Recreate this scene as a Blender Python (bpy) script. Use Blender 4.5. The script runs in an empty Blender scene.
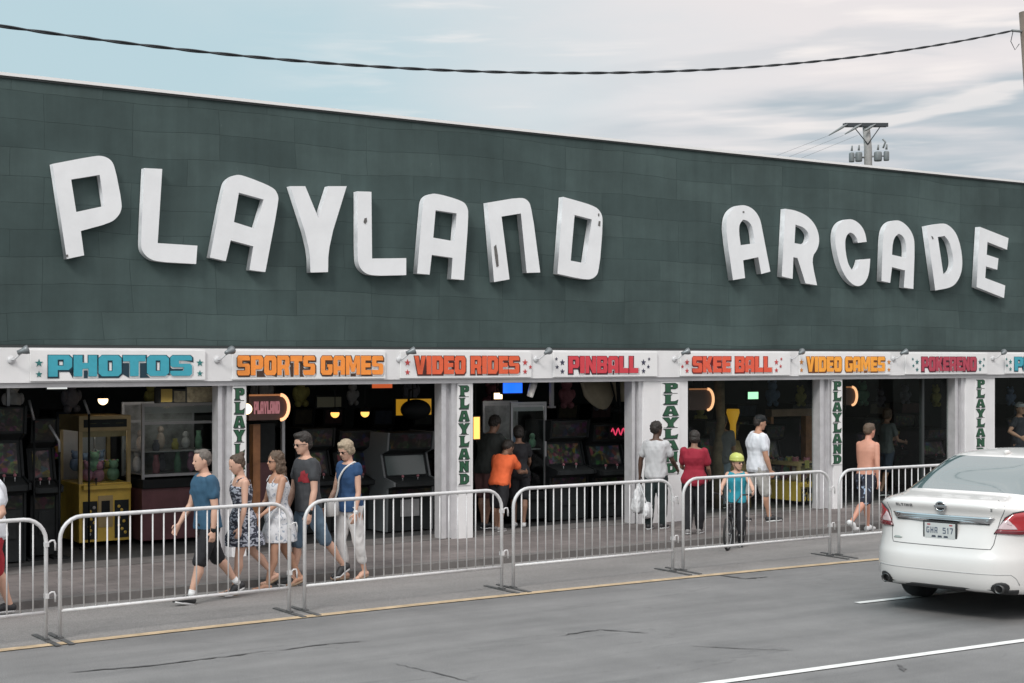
import bpy, bmesh, math, random
from mathutils import Vector, Matrix, noise, geometry
R = math.radians
random.seed(7)
scene = bpy.context.scene
col = scene.collection

# ------------------------------------------------------------------ camera
F = 1450.0; CH = 2.5; HY = 360.0
cam_d = bpy.data.cameras.new("camera"); cam = bpy.data.objects.new("camera", cam_d); col.objects.link(cam)
cam.location = (0, 0, CH); cam.rotation_euler = (R(90), 0, 0)
cam_d.sensor_width = 36; cam_d.lens = 36 * F / 1024.0
cam_d.shift_y = (HY - 341.5) / 1024.0
cam_d.clip_start = 0.1; cam_d.clip_end = 5000
scene.camera = cam

# ------------------------------------------------------------------ world
SUN_EL, SUN_AZ = 42, 205          # azimuth measured clockwise from +Y : behind the viewer, a little left
SKY_STRENGTH = 0.1
world = bpy.data.worlds.new("World"); scene.world = world; world.use_nodes = True
def build_world():
    nt = world.node_tree; N = nt.nodes; L = nt.links; N.clear()
    out = N.new('ShaderNodeOutputWorld'); bg = N.new('ShaderNodeBackground'); L.new(bg.outputs[0], out.inputs[0])
    bg.inputs[1].default_value = SKY_STRENGTH
    sky = N.new('ShaderNodeTexSky'); sky.sky_type = 'NISHITA'; sky.sun_disc = False
    sky.sun_elevation = R(SUN_EL); sky.sun_rotation = R(SUN_AZ); sky.air_density = 1.0; sky.dust_density = 2.5; sky.ozone_density = 1.5
    tc = N.new('ShaderNodeTexCoord'); sep = N.new('ShaderNodeSeparateXYZ'); L.new(tc.outputs['Generated'], sep.inputs[0])
    def math_(op, a, b=None, c=None, clamp=False):
        n = N.new('ShaderNodeMath'); n.operation = op; n.use_clamp = clamp
        for i, v in enumerate((a, b, c)):
            if v is None: continue
            if isinstance(v, (int, float)): n.inputs[i].default_value = v
            else: L.new(v, n.inputs[i])
        return n.outputs[0]
    def mix(f, a, b):
        n = N.new('ShaderNodeMix'); n.data_type = 'RGBA'
        if isinstance(f, (int, float)): n.inputs[0].default_value = f
        else: L.new(f, n.inputs[0])
        for i, v in ((6, a), (7, b)):
            if isinstance(v, tuple): n.inputs[i].default_value = (*v, 1)
            else: L.new(v, n.inputs[i])
        return n.outputs[2]
    def nz(scale, sx, sy, sz, off, detail=5, rough=.55, dist=0.0):
        mp = N.new('ShaderNodeMapping'); mp.inputs['Scale'].default_value = (sx, sy, sz); mp.inputs['Location'].default_value = off
        L.new(tc.outputs['Generated'], mp.inputs[0])
        n = N.new('ShaderNodeTexNoise'); n.inputs['Scale'].default_value = scale; n.inputs['Detail'].default_value = detail
        n.inputs['Roughness'].default_value = rough; n.inputs['Distortion'].default_value = dist
        L.new(mp.outputs[0], n.inputs['Vector']); return n.outputs[0]
    def ramp(v, a, b):
        n = N.new('ShaderNodeMapRange'); n.interpolation_type = 'SMOOTHSTEP'; L.new(v, n.inputs[0])
        n.inputs[1].default_value = a; n.inputs[2].default_value = b; return n.outputs[0]
    k = 1.0 / SKY_STRENGTH
    def kc(c): return tuple(v * k for v in c)
    cyan = kc((.50, .66, .71)); pink = kc((.77, .735, .74)); grey = kc((.41, .485, .54)); white = kc((.93, .87, .84))
    # thin overcast everywhere, opening to pale blue towards the left
    lr = math_('ADD', math_('MULTIPLY', sep.outputs[0], 2.2), math_('MULTIPLY', nz(3.0, 1, 1, 3, (2, 0, 0)), 1.1))
    veil = ramp(lr, .0, 1.05)
    base = mix(.12, cyan, sky.outputs[0])
    base = mix(veil, base, pink)
    # flat grey streaks lower down
    band = nz(4.5, 1.3, 1.3, 9.5, (.35, 0, .4), 4, .45, .3)
    # long flat cloud bands, lifting slightly to the right
    v = math_('ADD', math_('SUBTRACT', sep.outputs[2], math_('MULTIPLY', sep.outputs[0], .10)), math_('MULTIPLY_ADD', nz(5.0, 1.0, 1.0, 7.0, (1.3, 0, .2), 4, .5, .4), .05, -.025))
    right = ramp(sep.outputs[0], .0, .16)
    st = math_('MULTIPLY', math_('MULTIPLY', math_('SUBTRACT', 1.0, ramp(v, .150, .168)), ramp(band, .28, .52)), math_('ADD', math_('MULTIPLY', right, .80), .10))
    c2 = mix(st, base, grey)
    gl = math_('SUBTRACT', 1.0, ramp(math_('ABSOLUTE', math_('SUBTRACT', v, .139)), .002, .008))
    c2 = mix(math_('MULTIPLY', math_('MULTIPLY', gl, ramp(sep.outputs[0], .10, .24)), .6), c2, white)
    up = math_('MULTIPLY', math_('SUBTRACT', 1.0, ramp(math_('ABSOLUTE', math_('SUBTRACT', v, .182)), .004, .012)), math_('MULTIPLY', right, .30))
    c2 = mix(up, c2, grey)
    hi = nz(6.0, 1.1, 1.1, 11, (4.3, 0, 1.7), 4, .5, .3)
    c3 = mix(math_('MULTIPLY', math_('MULTIPLY', ramp(hi, .50, .72), .75), ramp(sep.outputs[0], -.2, .0)), c2, white)
    # the cloud deck is brighter overhead, as under real overcast
    zen = math_('MULTIPLY_ADD', ramp(sep.outputs[2], .22, .75), .75, .80)
    fin = N.new('ShaderNodeVectorMath'); fin.operation = 'SCALE'; L.new(c3, fin.inputs[0]); L.new(zen, fin.inputs['Scale'])
    L.new(fin.outputs[0], bg.inputs[0])
build_world()
sun_d = bpy.data.lights.new("sun", 'SUN'); sun_d.energy = 1.5; sun_d.angle = R(16); sun_d.color = (1, .96, .92)
sun = bpy.data.objects.new("sun", sun_d); col.objects.link(sun)
az, el = R(SUN_AZ), R(SUN_EL)
sdir = Vector((math.sin(az) * math.cos(el), math.cos(az) * math.cos(el), math.sin(el)))
sun.rotation_euler = sdir.to_track_quat('Z', 'Y').to_euler()
scene.view_settings.view_transform = 'Standard'; scene.view_settings.look = 'None'
scene.view_settings.exposure = 0.42; scene.view_settings.gamma = 1.0; scene.view_settings.use_curve_mapping = False
scene.render.engine = 'CYCLES'

# ------------------------------------------------------------------ helpers
def s2l(r, g, b):
    f = lambda v: (v / 255 / 12.92) if v / 255 <= .04045 else ((v / 255 + .055) / 1.055) ** 2.4
    return (f(r), f(g), f(b))
MATS = {}
def mat(name, c, rough=.6, metal=0.0, var=0.0, vscale=6.0, bump=0.0, bscale=60.0, emit=None, es=1.0, coat=0.0, trans=0.0, spec=None):
    if name in MATS: return MATS[name]
    m = bpy.data.materials.new(name); m.use_nodes = True; nt = m.node_tree; N = nt.nodes; L = nt.links
    b = N['Principled BSDF']; b.inputs['Base Color'].default_value = (*c, 1); b.inputs['Roughness'].default_value = rough
    b.inputs['Metallic'].default_value = metal; b.inputs['Coat Weight'].default_value = coat
    b.inputs['Transmission Weight'].default_value = trans
    if spec is not None: b.inputs['Specular IOR Level'].default_value = spec
    if var or bump:
        tc = N.new('ShaderNodeTexCoord')
    if var:
        n = N.new('ShaderNodeTexNoise'); n.inputs['Scale'].default_value = vscale; n.inputs['Detail'].default_value = 6; n.inputs['Roughness'].default_value = .65
        L.new(tc.outputs['Object'], n.inputs['Vector'])
        mr = N.new('ShaderNodeMapRange'); L.new(n.outputs[0], mr.inputs[0]); mr.inputs[1].default_value = .3; mr.inputs[2].default_value = .7
        mr.inputs[3].default_value = 1 - var; mr.inputs[4].default_value = 1 + var
        mx = N.new('ShaderNodeVectorMath'); mx.operation = 'SCALE'; mx.inputs[0].default_value = c; L.new(mr.outputs[0], mx.inputs['Scale'])
        L.new(mx.outputs[0], b.inputs['Base Color'])
    if bump:
        n = N.new('ShaderNodeTexNoise'); n.inputs['Scale'].default_value = bscale; n.inputs['Detail'].default_value = 4
        L.new(tc.outputs['Object'], n.inputs['Vector'])
        bp = N.new('ShaderNodeBump'); bp.inputs['Strength'].default_value = bump; bp.inputs['Distance'].default_value = .01
        L.new(n.outputs[0], bp.inputs['Height']); L.new(bp.outputs[0], b.inputs['Normal'])
    if emit is not None:
        b.inputs['Emission Color'].default_value = (*emit, 1); b.inputs['Emission Strength'].default_value = es
    MATS[name] = m; return m

def link(o, parent=None):
    col.objects.link(o)
    if parent is not None: o.parent = parent
    return o
def tag(o, label=None, cat=None, group=None, kind=None):
    if label: o['label'] = label
    if cat: o['category'] = cat
    if group: o['group'] = group
    if kind: o['kind'] = kind
    return o
def thing(name, loc, rz, label, cat, group=None):
    o = bpy.data.objects.new(name, None); o.empty_display_size = .2
    col.objects.link(o); o.location = loc; o.rotation_euler = (0, 0, rz); return tag(o, label, cat, group)

class MB:
    """collects shapes for ONE mesh"""
    def __init__(s): s.v = []; s.f = []; s.m = []; s.sm = []; s.mats = []; s.uv = None
    def mi(s, m):
        if m not in s.mats: s.mats.append(m)
        return s.mats.index(m)
    def add(s, vs, fs, m, smooth=False):
        o = len(s.v); s.v += [tuple(v) for v in vs]; k = s.mi(m)
        for f in fs: s.f.append(tuple(i + o for i in f)); s.m.append(k); s.sm.append(smooth)
    def box(s, x0, x1, y0, y1, z0, z1, m, M=None):
        vs = [Vector((x, y, z)) for z in (z0, z1) for y in (y0, y1) for x in (x0, x1)]
        if M is not None: vs = [M @ v for v in vs]
        s.add(vs, [(0, 2, 3, 1), (4, 5, 7, 6), (0, 1, 5, 4), (2, 6, 7, 3), (0, 4, 6, 2), (1, 3, 7, 5)], m)
    def loft(s, rings, m, smooth=True, caps=True, closed=False):
        n = len(rings[0]); vs = [p for r in rings for p in r]; fs = []
        cnt = len(rings)
        for i in range(cnt - 1 + (1 if closed else 0)):
            a = i * n; b = ((i + 1) % cnt) * n
            for j in range(n): k = (j + 1) % n; fs.append((a + j, a + k, b + k, b + j))
        if caps and not closed:
            fs.append(tuple(reversed(range(n)))); fs.append(tuple((cnt - 1) * n + j for j in range(n)))
        s.add(vs, fs, m, smooth)
    def tube(s, pts, r, m, n=8, smooth=True, closed=False, caps=True):
        pts = [Vector(p) for p in pts]; rs = r if isinstance(r, (list, tuple)) else [r] * len(pts)
        rings = []; up = None; N_ = len(pts)
        for i, p in enumerate(pts):
            if closed: t = pts[(i + 1) % N_] - pts[i - 1]
            else: t = pts[min(i + 1, N_ - 1)] - pts[max(i - 1, 0)]
            t.normalize()
            if up is None:
                up = Vector((0, 0, 1)) if abs(t.z) < .9 else Vector((1, 0, 0))
            u = (up - t * up.dot(t)); u.normalize(); w = t.cross(u); up = u
            rings.append([p + u * (rs[i] * math.cos(2 * math.pi * k / n)) + w * (rs[i] * math.sin(2 * math.pi * k / n)) for k in range(n)])
        s.loft(rings, m, smooth, caps, closed)
    def ell(s, c, rx, ry, rz, m, nu=16, nv=10, M=None):
        c = Vector(c); rings = []
        for i in range(nv + 1):
            t = math.pi * (i + .02 * (i == 0) - .02 * (i == nv)) / nv
            rg = []
            for j in range(nu):
                a = 2 * math.pi * j / nu
                v = Vector((rx * math.sin(t) * math.cos(a), ry * math.sin(t) * math.sin(a), -rz * math.cos(t)))
                if M is not None: v = M @ v
                rg.append(c + v)
            rings.append(rg)
        s.loft(rings, m)
    def lathe(s, prof, m, n=24, M=None, smooth=True):
        rings = []
        for (r, z) in prof:
            rg = [Vector((max(r, 1e-4) * math.cos(2 * math.pi * j / n), max(r, 1e-4) * math.sin(2 * math.pi * j / n), z)) for j in range(n)]
            if M is not None: rg = [M @ v for v in rg]
            rings.append(rg)
        s.loft(rings, m, smooth)
    def prism(s, poly, y0, y1, m):       # poly in xz, extruded along y
        n = len(poly); vs = [(x, y0, z) for x, z in poly] + [(x, y1, z) for x, z in poly]
        s.add(vs, [tuple(range(n)), tuple(reversed(range(n, 2 * n)))] + [(j, j + n, (j + 1) % n + n, (j + 1) % n) for j in range(n)], m)
    def build(s, name, parent=None, loc=None, rz=0, bevel=0.0, fix=True):
        me = bpy.data.meshes.new(name); me.from_pydata(s.v, [], s.f)
        for m in s.mats: me.materials.append(m)
        me.polygons.foreach_set('material_index', s.m); me.polygons.foreach_set('use_smooth', s.sm)
        if fix:
            bm = bmesh.new(); bm.from_mesh(me); bmesh.ops.recalc_face_normals(bm, faces=bm.faces)
            if bevel: bmesh.ops.bevel(bm, geom=[e for e in bm.edges if len(e.link_faces) == 2 and e.calc_face_angle(0) > .6], offset=bevel, segments=2, affect='EDGES', profile=.6)
            bm.to_mesh(me); bm.free()
        me.update()
        o = bpy.data.objects.new(name, me); link(o, parent)
        if loc is not None: o.location = loc
        o.rotation_euler = (0, 0, rz); return o
    def mesh(s, name='tmp'):
        me = bpy.data.meshes.new(name); me.from_pydata(s.v, [], s.f)
        for m in s.mats: me.materials.append(m)
        me.polygons.foreach_set('material_index', s.m); me.polygons.foreach_set('use_smooth', s.sm); me.update(); return me

def copy_tree(o, parent=None):
    c = o.copy(); col.objects.link(c); c.parent = parent
    for ch in list(o.children): copy_tree(ch, c)
    return c

def flat_mesh(polys, ext, offset=0.0, bevel=0.0):
    """filled outlines (list of closed 2D polylines, holes allowed) extruded to half thickness ext -> mesh in the XY plane"""
    cu = bpy.data.curves.new('tmp', 'CURVE'); cu.dimensions = '2D'; cu.fill_mode = 'BOTH'; cu.extrude = ext; cu.offset = offset; cu.bevel_depth = bevel
    for p in polys:
        sp = cu.splines.new('POLY'); sp.points.add(len(p) - 1)
        for i, q in enumerate(p): sp.points[i].co = (q[0], q[1], 0, 1)
        sp.use_cyclic_u = True
    o = bpy.data.objects.new('tmp', cu); col.objects.link(o)
    dg = bpy.context.evaluated_depsgraph_get(); dg.update()
    me = bpy.data.meshes.new_from_object(o.evaluated_get(dg)); bpy.data.objects.remove(o); bpy.data.curves.remove(cu)
    return me

# ------------------------------------------------------------------ where things are: the wall line in plan
SW = 0.08                               # pavement height
WA, WB, WC = None, None, None
def ray_ground(px, py, z=0.0):
    Y = F * (CH - z) / (py - HY); return Vector(((px - 512) / F * Y, Y, z))
_p = [ray_ground(0, 576.5, SW), ray_ground(560, 529.5, SW), ray_ground(830, 511.5, SW)]
_top = [(0, 74.5), (390, 118.5), (600, 141), (1024, 184)]
HT = CH + (CH - SW) * 286 / 216.5
_q = [Vector(((x - 512) / F * F * (HT - CH) / (HY - y), F * (HT - CH) / (HY - y), 0)) for x, y in _top]
def lsq(pts):
    import numpy as np
    A = np.array([[1, p.x, p.x ** 2] for p in pts]); b = np.array([p.y for p in pts]); return np.linalg.lstsq(A, b, rcond=None)[0]
WA, WB, WC = [float(v) for v in lsq(_q + _p)]
XA, XB = -9.0, 12.0
def wy(X):
    if X < XA: return WA + WB * XA + WC * XA * XA + (WB + 2 * WC * XA) * (X - XA)
    if X > XB: return WA + WB * XB + WC * XB * XB + (WB + 2 * WC * XB) * (X - XB)
    return WA + WB * X + WC * X * X
def wslope(X): X = min(max(X, XA), XB); return WB + 2 * WC * X
def wpos(X, out=0.0, z=0.0):            # out > 0 : towards the street
    m = wslope(X); l = math.hypot(1, m); return Vector((X + out * m / l, wy(X) - out / l, z))
def wX(px, out=0.0):                    # parameter X where the viewing ray at px meets the line offset by out
    k = (px - 512) / F; a, b = -40.0, 60.0
    g = lambda X: (lambda p: p.x - k * p.y)(wpos(X, out))
    for _ in range(60):
        c = (a + b) / 2
        if g(c) > 0: b = c
        else: a = c
    return (a + b) / 2
def wz(px, py, out=0.0): return CH - (py - HY) * wpos(wX(px, out), out).y / F
def wrot(X): return math.atan(wslope(X))
def arc(X):                             # running length along the wall
    n = 40; s = 0; x0 = 0.0
    for i in range(n):
        xm = x0 + (X - x0) * (i + .5) / n; s += math.hypot(1, wslope(xm)) * (X - x0) / n
    return s
def strip(X0, X1, o0, o1, z0, z1, m, name, parent=None, n=None, bevel=0):
    """a bar that follows the wall line, with uv = (running length, height)"""
    n = n or max(1, int(abs(X1 - X0) / .8)); vs = []; fs = []; uv = []
    for i in range(n + 1):
        X = X0 + (X1 - X0) * i / n
        for (o, z) in ((o1, z0), (o0, z0), (o0, z1), (o1, z1)): vs.append(wpos(X, o, z)); uv.append((arc(X), z + o))
    for i in range(n):
        a = 4 * i; b = a + 4
        for j in range(4): k = (j + 1) % 4; fs.append((a + j, a + k, b + k, b + j))
    fs.append((3, 2, 1, 0)); fs.append(tuple(4 * n + j for j in range(4)))
    me = bpy.data.meshes.new(name); me.from_pydata([tuple(v) for v in vs], [], fs); me.materials.append(m)
    ul = me.uv_layers.new(name='uv')
    for lp in me.loops: ul.data[lp.index].uv = uv[lp.vertex_index]
    bm = bmesh.new(); bm.from_mesh(me); bmesh.ops.recalc_face_normals(bm, faces=bm.faces); bm.to_mesh(me); bm.free(); me.update()
    o = bpy.data.objects.new(name, me); link(o, parent); return o

# fence line
_f = [ray_ground(60, 640), ray_ground(290, 612), ray_ground(500, 592), ray_ground(670, 572), ray_ground(830, 557)]
# ================================================================== GROUND
def ground_materials():
    def base(name):
        m = bpy.data.materials.new(name); m.use_nodes = True; return m, m.node_tree.nodes, m.node_tree.links, m.node_tree.nodes['Principled BSDF']
    # asphalt : streaked along the road, fine grain, cracks and tar seams
    def asphalt(name, ca, cb, crack=.5, ang=32):
        m, N, L, b = base(name)
        tc = N.new('ShaderNodeTexCoord'); mp = N.new('ShaderNodeMapping'); mp.vector_type = 'POINT'
        mp.inputs['Rotation'].default_value = (0, 0, R(-ang)); L.new(tc.outputs['Object'], mp.inputs[0])
        st = N.new('ShaderNodeMapping'); st.inputs['Scale'].default_value = (.16, 1.6, 1); L.new(mp.outputs[0], st.inputs[0])
        n1 = N.new('ShaderNodeTexNoise'); n1.inputs['Scale'].default_value = 1.2; n1.inputs['Detail'].default_value = 6; n1.inputs['Roughness'].default_value = .6; L.new(st.outputs[0], n1.inputs['Vector'])
        n2 = N.new('ShaderNodeTexNoise'); n2.inputs['Scale'].default_value = 120; n2.inputs['Detail'].default_value = 3; L.new(mp.outputs[0], n2.inputs['Vector'])
        n3 = N.new('ShaderNodeTexNoise'); n3.inputs['Scale'].default_value = .9; n3.inputs['Detail'].default_value = 8; n3.inputs['Roughness'].default_value = .7; L.new(mp.outputs[0], n3.inputs['Vector'])
        add = N.new('ShaderNodeMath'); add.operation = 'ADD'; L.new(n1.outputs[0], add.inputs[0]); L.new(n3.outputs[0], add.inputs[1])
        mr = N.new('ShaderNodeMapRange'); L.new(add.outputs[0], mr.inputs[0]); mr.inputs[1].default_value = .76; mr.inputs[2].default_value = 1.24
        mx = N.new('ShaderNodeMix'); mx.data_type = 'RGBA'; L.new(mr.outputs[0], mx.inputs[0]); mx.inputs[6].default_value = (*ca, 1); mx.inputs[7].default_value = (*cb, 1)
        gr = N.new('ShaderNodeMapRange'); L.new(n2.outputs[0], gr.inputs[0]); gr.inputs[1].default_value = .3; gr.inputs[2].default_value = .7; gr.inputs[3].default_value = .62; gr.inputs[4].default_value = 1.38
        sc = N.new('ShaderNodeVectorMath'); sc.operation = 'SCALE'; L.new(mx.outputs[2], sc.inputs[0]); L.new(gr.outputs[0], sc.inputs['Scale'])
        # cracks: thin contour lines of stretched noise, only in places
        wv = N.new('ShaderNodeMapping'); wv.inputs['Scale'].default_value = (.10, .55, 1); L.new(mp.outputs[0], wv.inputs[0])
        nc = N.new('ShaderNodeTexNoise'); nc.inputs['Scale'].default_value = 2.0; nc.inputs['Detail'].default_value = 7; nc.inputs['Roughness'].default_value = .55; L.new(wv.outputs[0], nc.inputs['Vector'])
        ab = N.new('ShaderNodeMath'); ab.operation = 'SUBTRACT'; L.new(nc.outputs[0], ab.inputs[0]); ab.inputs[1].default_value = .5
        ab2 = N.new('ShaderNodeMath'); ab2.operation = 'ABSOLUTE'; L.new(ab.outputs[0], ab2.inputs[0])
        cr = N.new('ShaderNodeMapRange'); L.new(ab2.outputs[0], cr.inputs[0]); cr.inputs[1].default_value = .0015; cr.inputs[2].default_value = .005; cr.inputs[3].default_value = 1; cr.inputs[4].default_value = 0
        ms = N.new('ShaderNodeTexNoise'); ms.inputs['Scale'].default_value = .45; L.new(mp.outputs[0], ms.inputs['Vector'])
        mk = N.new('ShaderNodeMapRange'); L.new(ms.outputs[0], mk.inputs[0]); mk.inputs[1].default_value = .46; mk.inputs[2].default_value = .56; mk.inputs[4].default_value = crack
        mm = N.new('ShaderNodeMath'); mm.operation = 'MULTIPLY'; L.new(cr.outputs[0], mm.inputs[0]); L.new(mk.outputs[0], mm.inputs[1])
        fx = N.new('ShaderNodeMix'); fx.data_type = 'RGBA'; L.new(mm.outputs[0], fx.inputs[0]); L.new(sc.outputs[0], fx.inputs[6]); fx.inputs[7].default_value = (.03, .03, .032, 1)
        L.new(fx.outputs[2], b.inputs['Base Color']); b.inputs['Roughness'].default_value = .85
        bp = N.new('ShaderNodeBump'); bp.inputs['Strength'].default_value = .35; bp.inputs['Distance'].default_value = .006; L.new(n2.outputs[0], bp.inputs['Height']); L.new(bp.outputs[0], b.inputs['Normal'])
        return m
    road = asphalt('road_asphalt', (.132, .129, .128), (.205, .199, .196), .22)
    gut = asphalt('lane_edge_concrete', (.175, .166, .160), (.240, .227, .219), .20)
    # pavers
    m, N, L, b = base('pavement_pavers')
    uv = N.new('ShaderNodeUVMap'); br = N.new('ShaderNodeTexBrick'); L.new(uv.outputs[0], br.inputs['Vector'])
    br.inputs['Scale'].default_value = 1.0; br.inputs['Brick Width'].default_value = .40; br.inputs['Row Height'].default_value = .20; br.inputs['Mortar Size'].default_value = .006
    br.inputs['Color1'].default_value = (.145, .126, .120, 1); br.inputs['Color2'].default_value = (.175, .152, .145, 1); br.inputs['Mortar'].default_value = (.10, .092, .09, 1)
    n = N.new('ShaderNodeTexNoise'); n.inputs['Scale'].default_value = 1.3; n.inputs['Detail'].default_value = 8; n.inputs['Roughness'].default_value = .7; L.new(uv.outputs[0], n.inputs['Vector'])
    mr = N.new('ShaderNodeMapRange'); L.new(n.outputs[0], mr.inputs[0]); mr.inputs[1].default_value = .3; mr.inputs[2].default_value = .7; mr.inputs[3].default_value = .6; mr.inputs[4].default_value = 1.35
    sc = N.new('ShaderNodeVectorMath'); sc.operation = 'SCALE'; L.new(br.outputs[0], sc.inputs[0]); L.new(mr.outputs[0], sc.inputs['Scale']); L.new(sc.outputs[0], b.inputs['Base Color']); b.inputs['Roughness'].default_value = .8
    return road, gut, m
M_ROAD, M_GUT, M_PAVE = ground_materials()
M_CURB = mat('kerb_concrete', (.135, .125, .12), .85, var=.25, vscale=3, bump=.4)
KO = 1.93          # pavement width
def sheet(name, pts, m, z=None, uvs=None, kind='structure'):
    me = bpy.data.meshes.new(name); me.from_pydata([tuple(p) for p in pts], [], [tuple(range(len(pts)))]); me.materials.append(m); me.update()
    o = bpy.data.objects.new(name, me); link(o); return tag(o, kind=kind)
sheet('ground', [(-600, -400, -.012), (900, -400, -.012), (900, 1500, -.012), (-600, 1500, -.012)], mat('far_ground', (.10, .105, .09), .95, var=.3, vscale=.05))
# road : from the kerb out past the viewer
def ribbon(name, cols, m, z, uvfn=None):
    """cols: list of (pointA, pointB) pairs"""
    vs = []; fs = []
    for a, b in cols: vs += [(a[0], a[1], z), (b[0], b[1], z)]
    for i in range(len(cols) - 1): fs.append((2 * i, 2 * i + 1, 2 * i + 3, 2 * i + 2))
    me = bpy.data.meshes.new(name); me.from_pydata(vs, [], fs); me.materials.append(m)
    bm = bmesh.new(); bm.from_mesh(me); bmesh.ops.recalc_face_normals(bm, faces=bm.faces)
    if bm.faces and sum(f.normal.z for f in bm.faces) < 0: bmesh.ops.reverse_faces(bm, faces=bm.faces)
    bm.to_mesh(me); bm.free(); me.update()
    o = bpy.data.objects.new(name, me); link(o); return tag(o, kind='structure')
XS = [-45 + i * 2.5 for i in range(45)]
ribbon('road', [(wpos(X, KO - .02), wpos(X, KO + 16)) for X in XS], M_ROAD, 0.0)
# lighter lane-edge strip between kerb and the yellow line
YL = [ray_ground(*p) for p in ((0, 651), (120, 638), (256, 622.5), (400, 606), (520, 594.5), (700, 577.5), (870, 560))]
def yl_at(X):
    a = YL[0]; b = YL[-1]
    # smooth quadratic through the measured points
    return YLC[0] + YLC[1] * X + YLC[2] * X * X
YLC = [float(v) for v in lsq(YL)]
def yl_pt(X, off=0.0):
    Xc = min(max(X, -12), 14); y = YLC[0] + YLC[1] * Xc + YLC[2] * Xc * Xc + (YLC[1] + 2 * YLC[2] * Xc) * (X - Xc)
    m = YLC[1] + 2 * YLC[2] * Xc; l = math.hypot(1, m); return Vector((X + off * m / l, y - off / l, 0))
ribbon('lane_edge', [(wpos(X, KO - .02), yl_pt(X, .0)) for X in [-12 + i for i in range(32)]], M_GUT, .004)
M_YEL = mat('yellow_road_paint', (.44, .33, .21), .75, var=.30, vscale=6, bump=.2)
M_WHP = mat('white_road_paint', (.70, .69, .67), .7, var=.18, vscale=9, bump=.2)
ribbon('yellow_line', [(yl_pt(X, -.06), yl_pt(X, .06)) for X in [-12 + i for i in range(32)]], M_YEL, .008)
def line(p0, p1, w, m, name='white_line', z=.008):
    d = (p1 - p0).normalized(); n = Vector((d.y, -d.x, 0)) * w / 2
    ribbon(name, [(p0 - n, p0 + n), (p1 - n, p1 + n)], m, z)
a = ray_ground(715, 683.5); b = ray_ground(1024, 641); d = (b - a)
line(a - d * .12, b + d * 1.4, .095, M_WHP)
line(ray_ground(857, 603.5), ray_ground(857, 603.5) + d.normalized() * 3.0, .09, M_WHP)
# tar seams seen in the road
M_TAR = mat('tar_seam', (.07, .068, .068), .6, var=.3, vscale=9)
def seam(pts, w):
    P = [ray_ground(*p) for p in pts]; cols = []
    random.seed(len(pts) + int(pts[0][0]))
    Q = []
    for i in range(len(P) - 1):
        for k in range(8): Q.append(P[i].lerp(P[i + 1], k / 8))
    Q.append(P[-1])
    for i, q in enumerate(Q):
        t = (Q[min(i + 1, len(Q) - 1)] - Q[max(i - 1, 0)]).normalized(); n = Vector((-t.y, t.x, 0)); e = min(1, i / 3, (len(Q) - 1 - i) / 3) + .15
        ww = w * e * random.uniform(.3, 1.5); j = random.uniform(-.015, .015)
        cols.append((q + n * (ww + j), q - n * (ww - j)))
    ribbon('tar_seam', cols, M_TAR, .006)
seam([(68, 673), (140, 667), (210, 659), (270, 651)], .013)
seam([(270, 652), (330, 644), (372, 641)], .009)
seam([(390, 663), (430, 672), (470, 682)], .007)
seam([(690, 646), (740, 649), (795, 651)], .007)
seam([(710, 574), (745, 579), (768, 577)], .02)
seam([(898, 665), (905, 672)], .02)
seam([(560, 636), (600, 630), (650, 634)], .010)
M_PATCH = mat('worn_patch', (.125, .122, .124), .8, var=.25, vscale=5)
# pavement and kerb
def pave():
    Xs = [-14 + i * .8 for i in range(50)]; me = bpy.data.meshes.new('pavement'); vs = []; uv = []; fs = []
    for X in Xs:
        for o in (-.35, KO - .15): vs.append(tuple(wpos(X, o, SW))); uv.append((arc(X), o))
    for i in range(len(Xs) - 1): fs.append((2 * i, 2 * i + 1, 2 * i + 3, 2 * i + 2))
    me.from_pydata(vs, [], fs); me.materials.append(M_PAVE); ul = me.uv_layers.new(name='uv')
    for lp in me.loops: ul.data[lp.index].uv = uv[lp.vertex_index]
    me.update(); o = bpy.data.objects.new('pavement', me); link(o); tag(o, kind='structure')
pave()
k = strip(-14, 25, KO - .15, KO, -.05, SW + .003, M_CURB, 'kerb'); tag(k, kind='structure')

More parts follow.
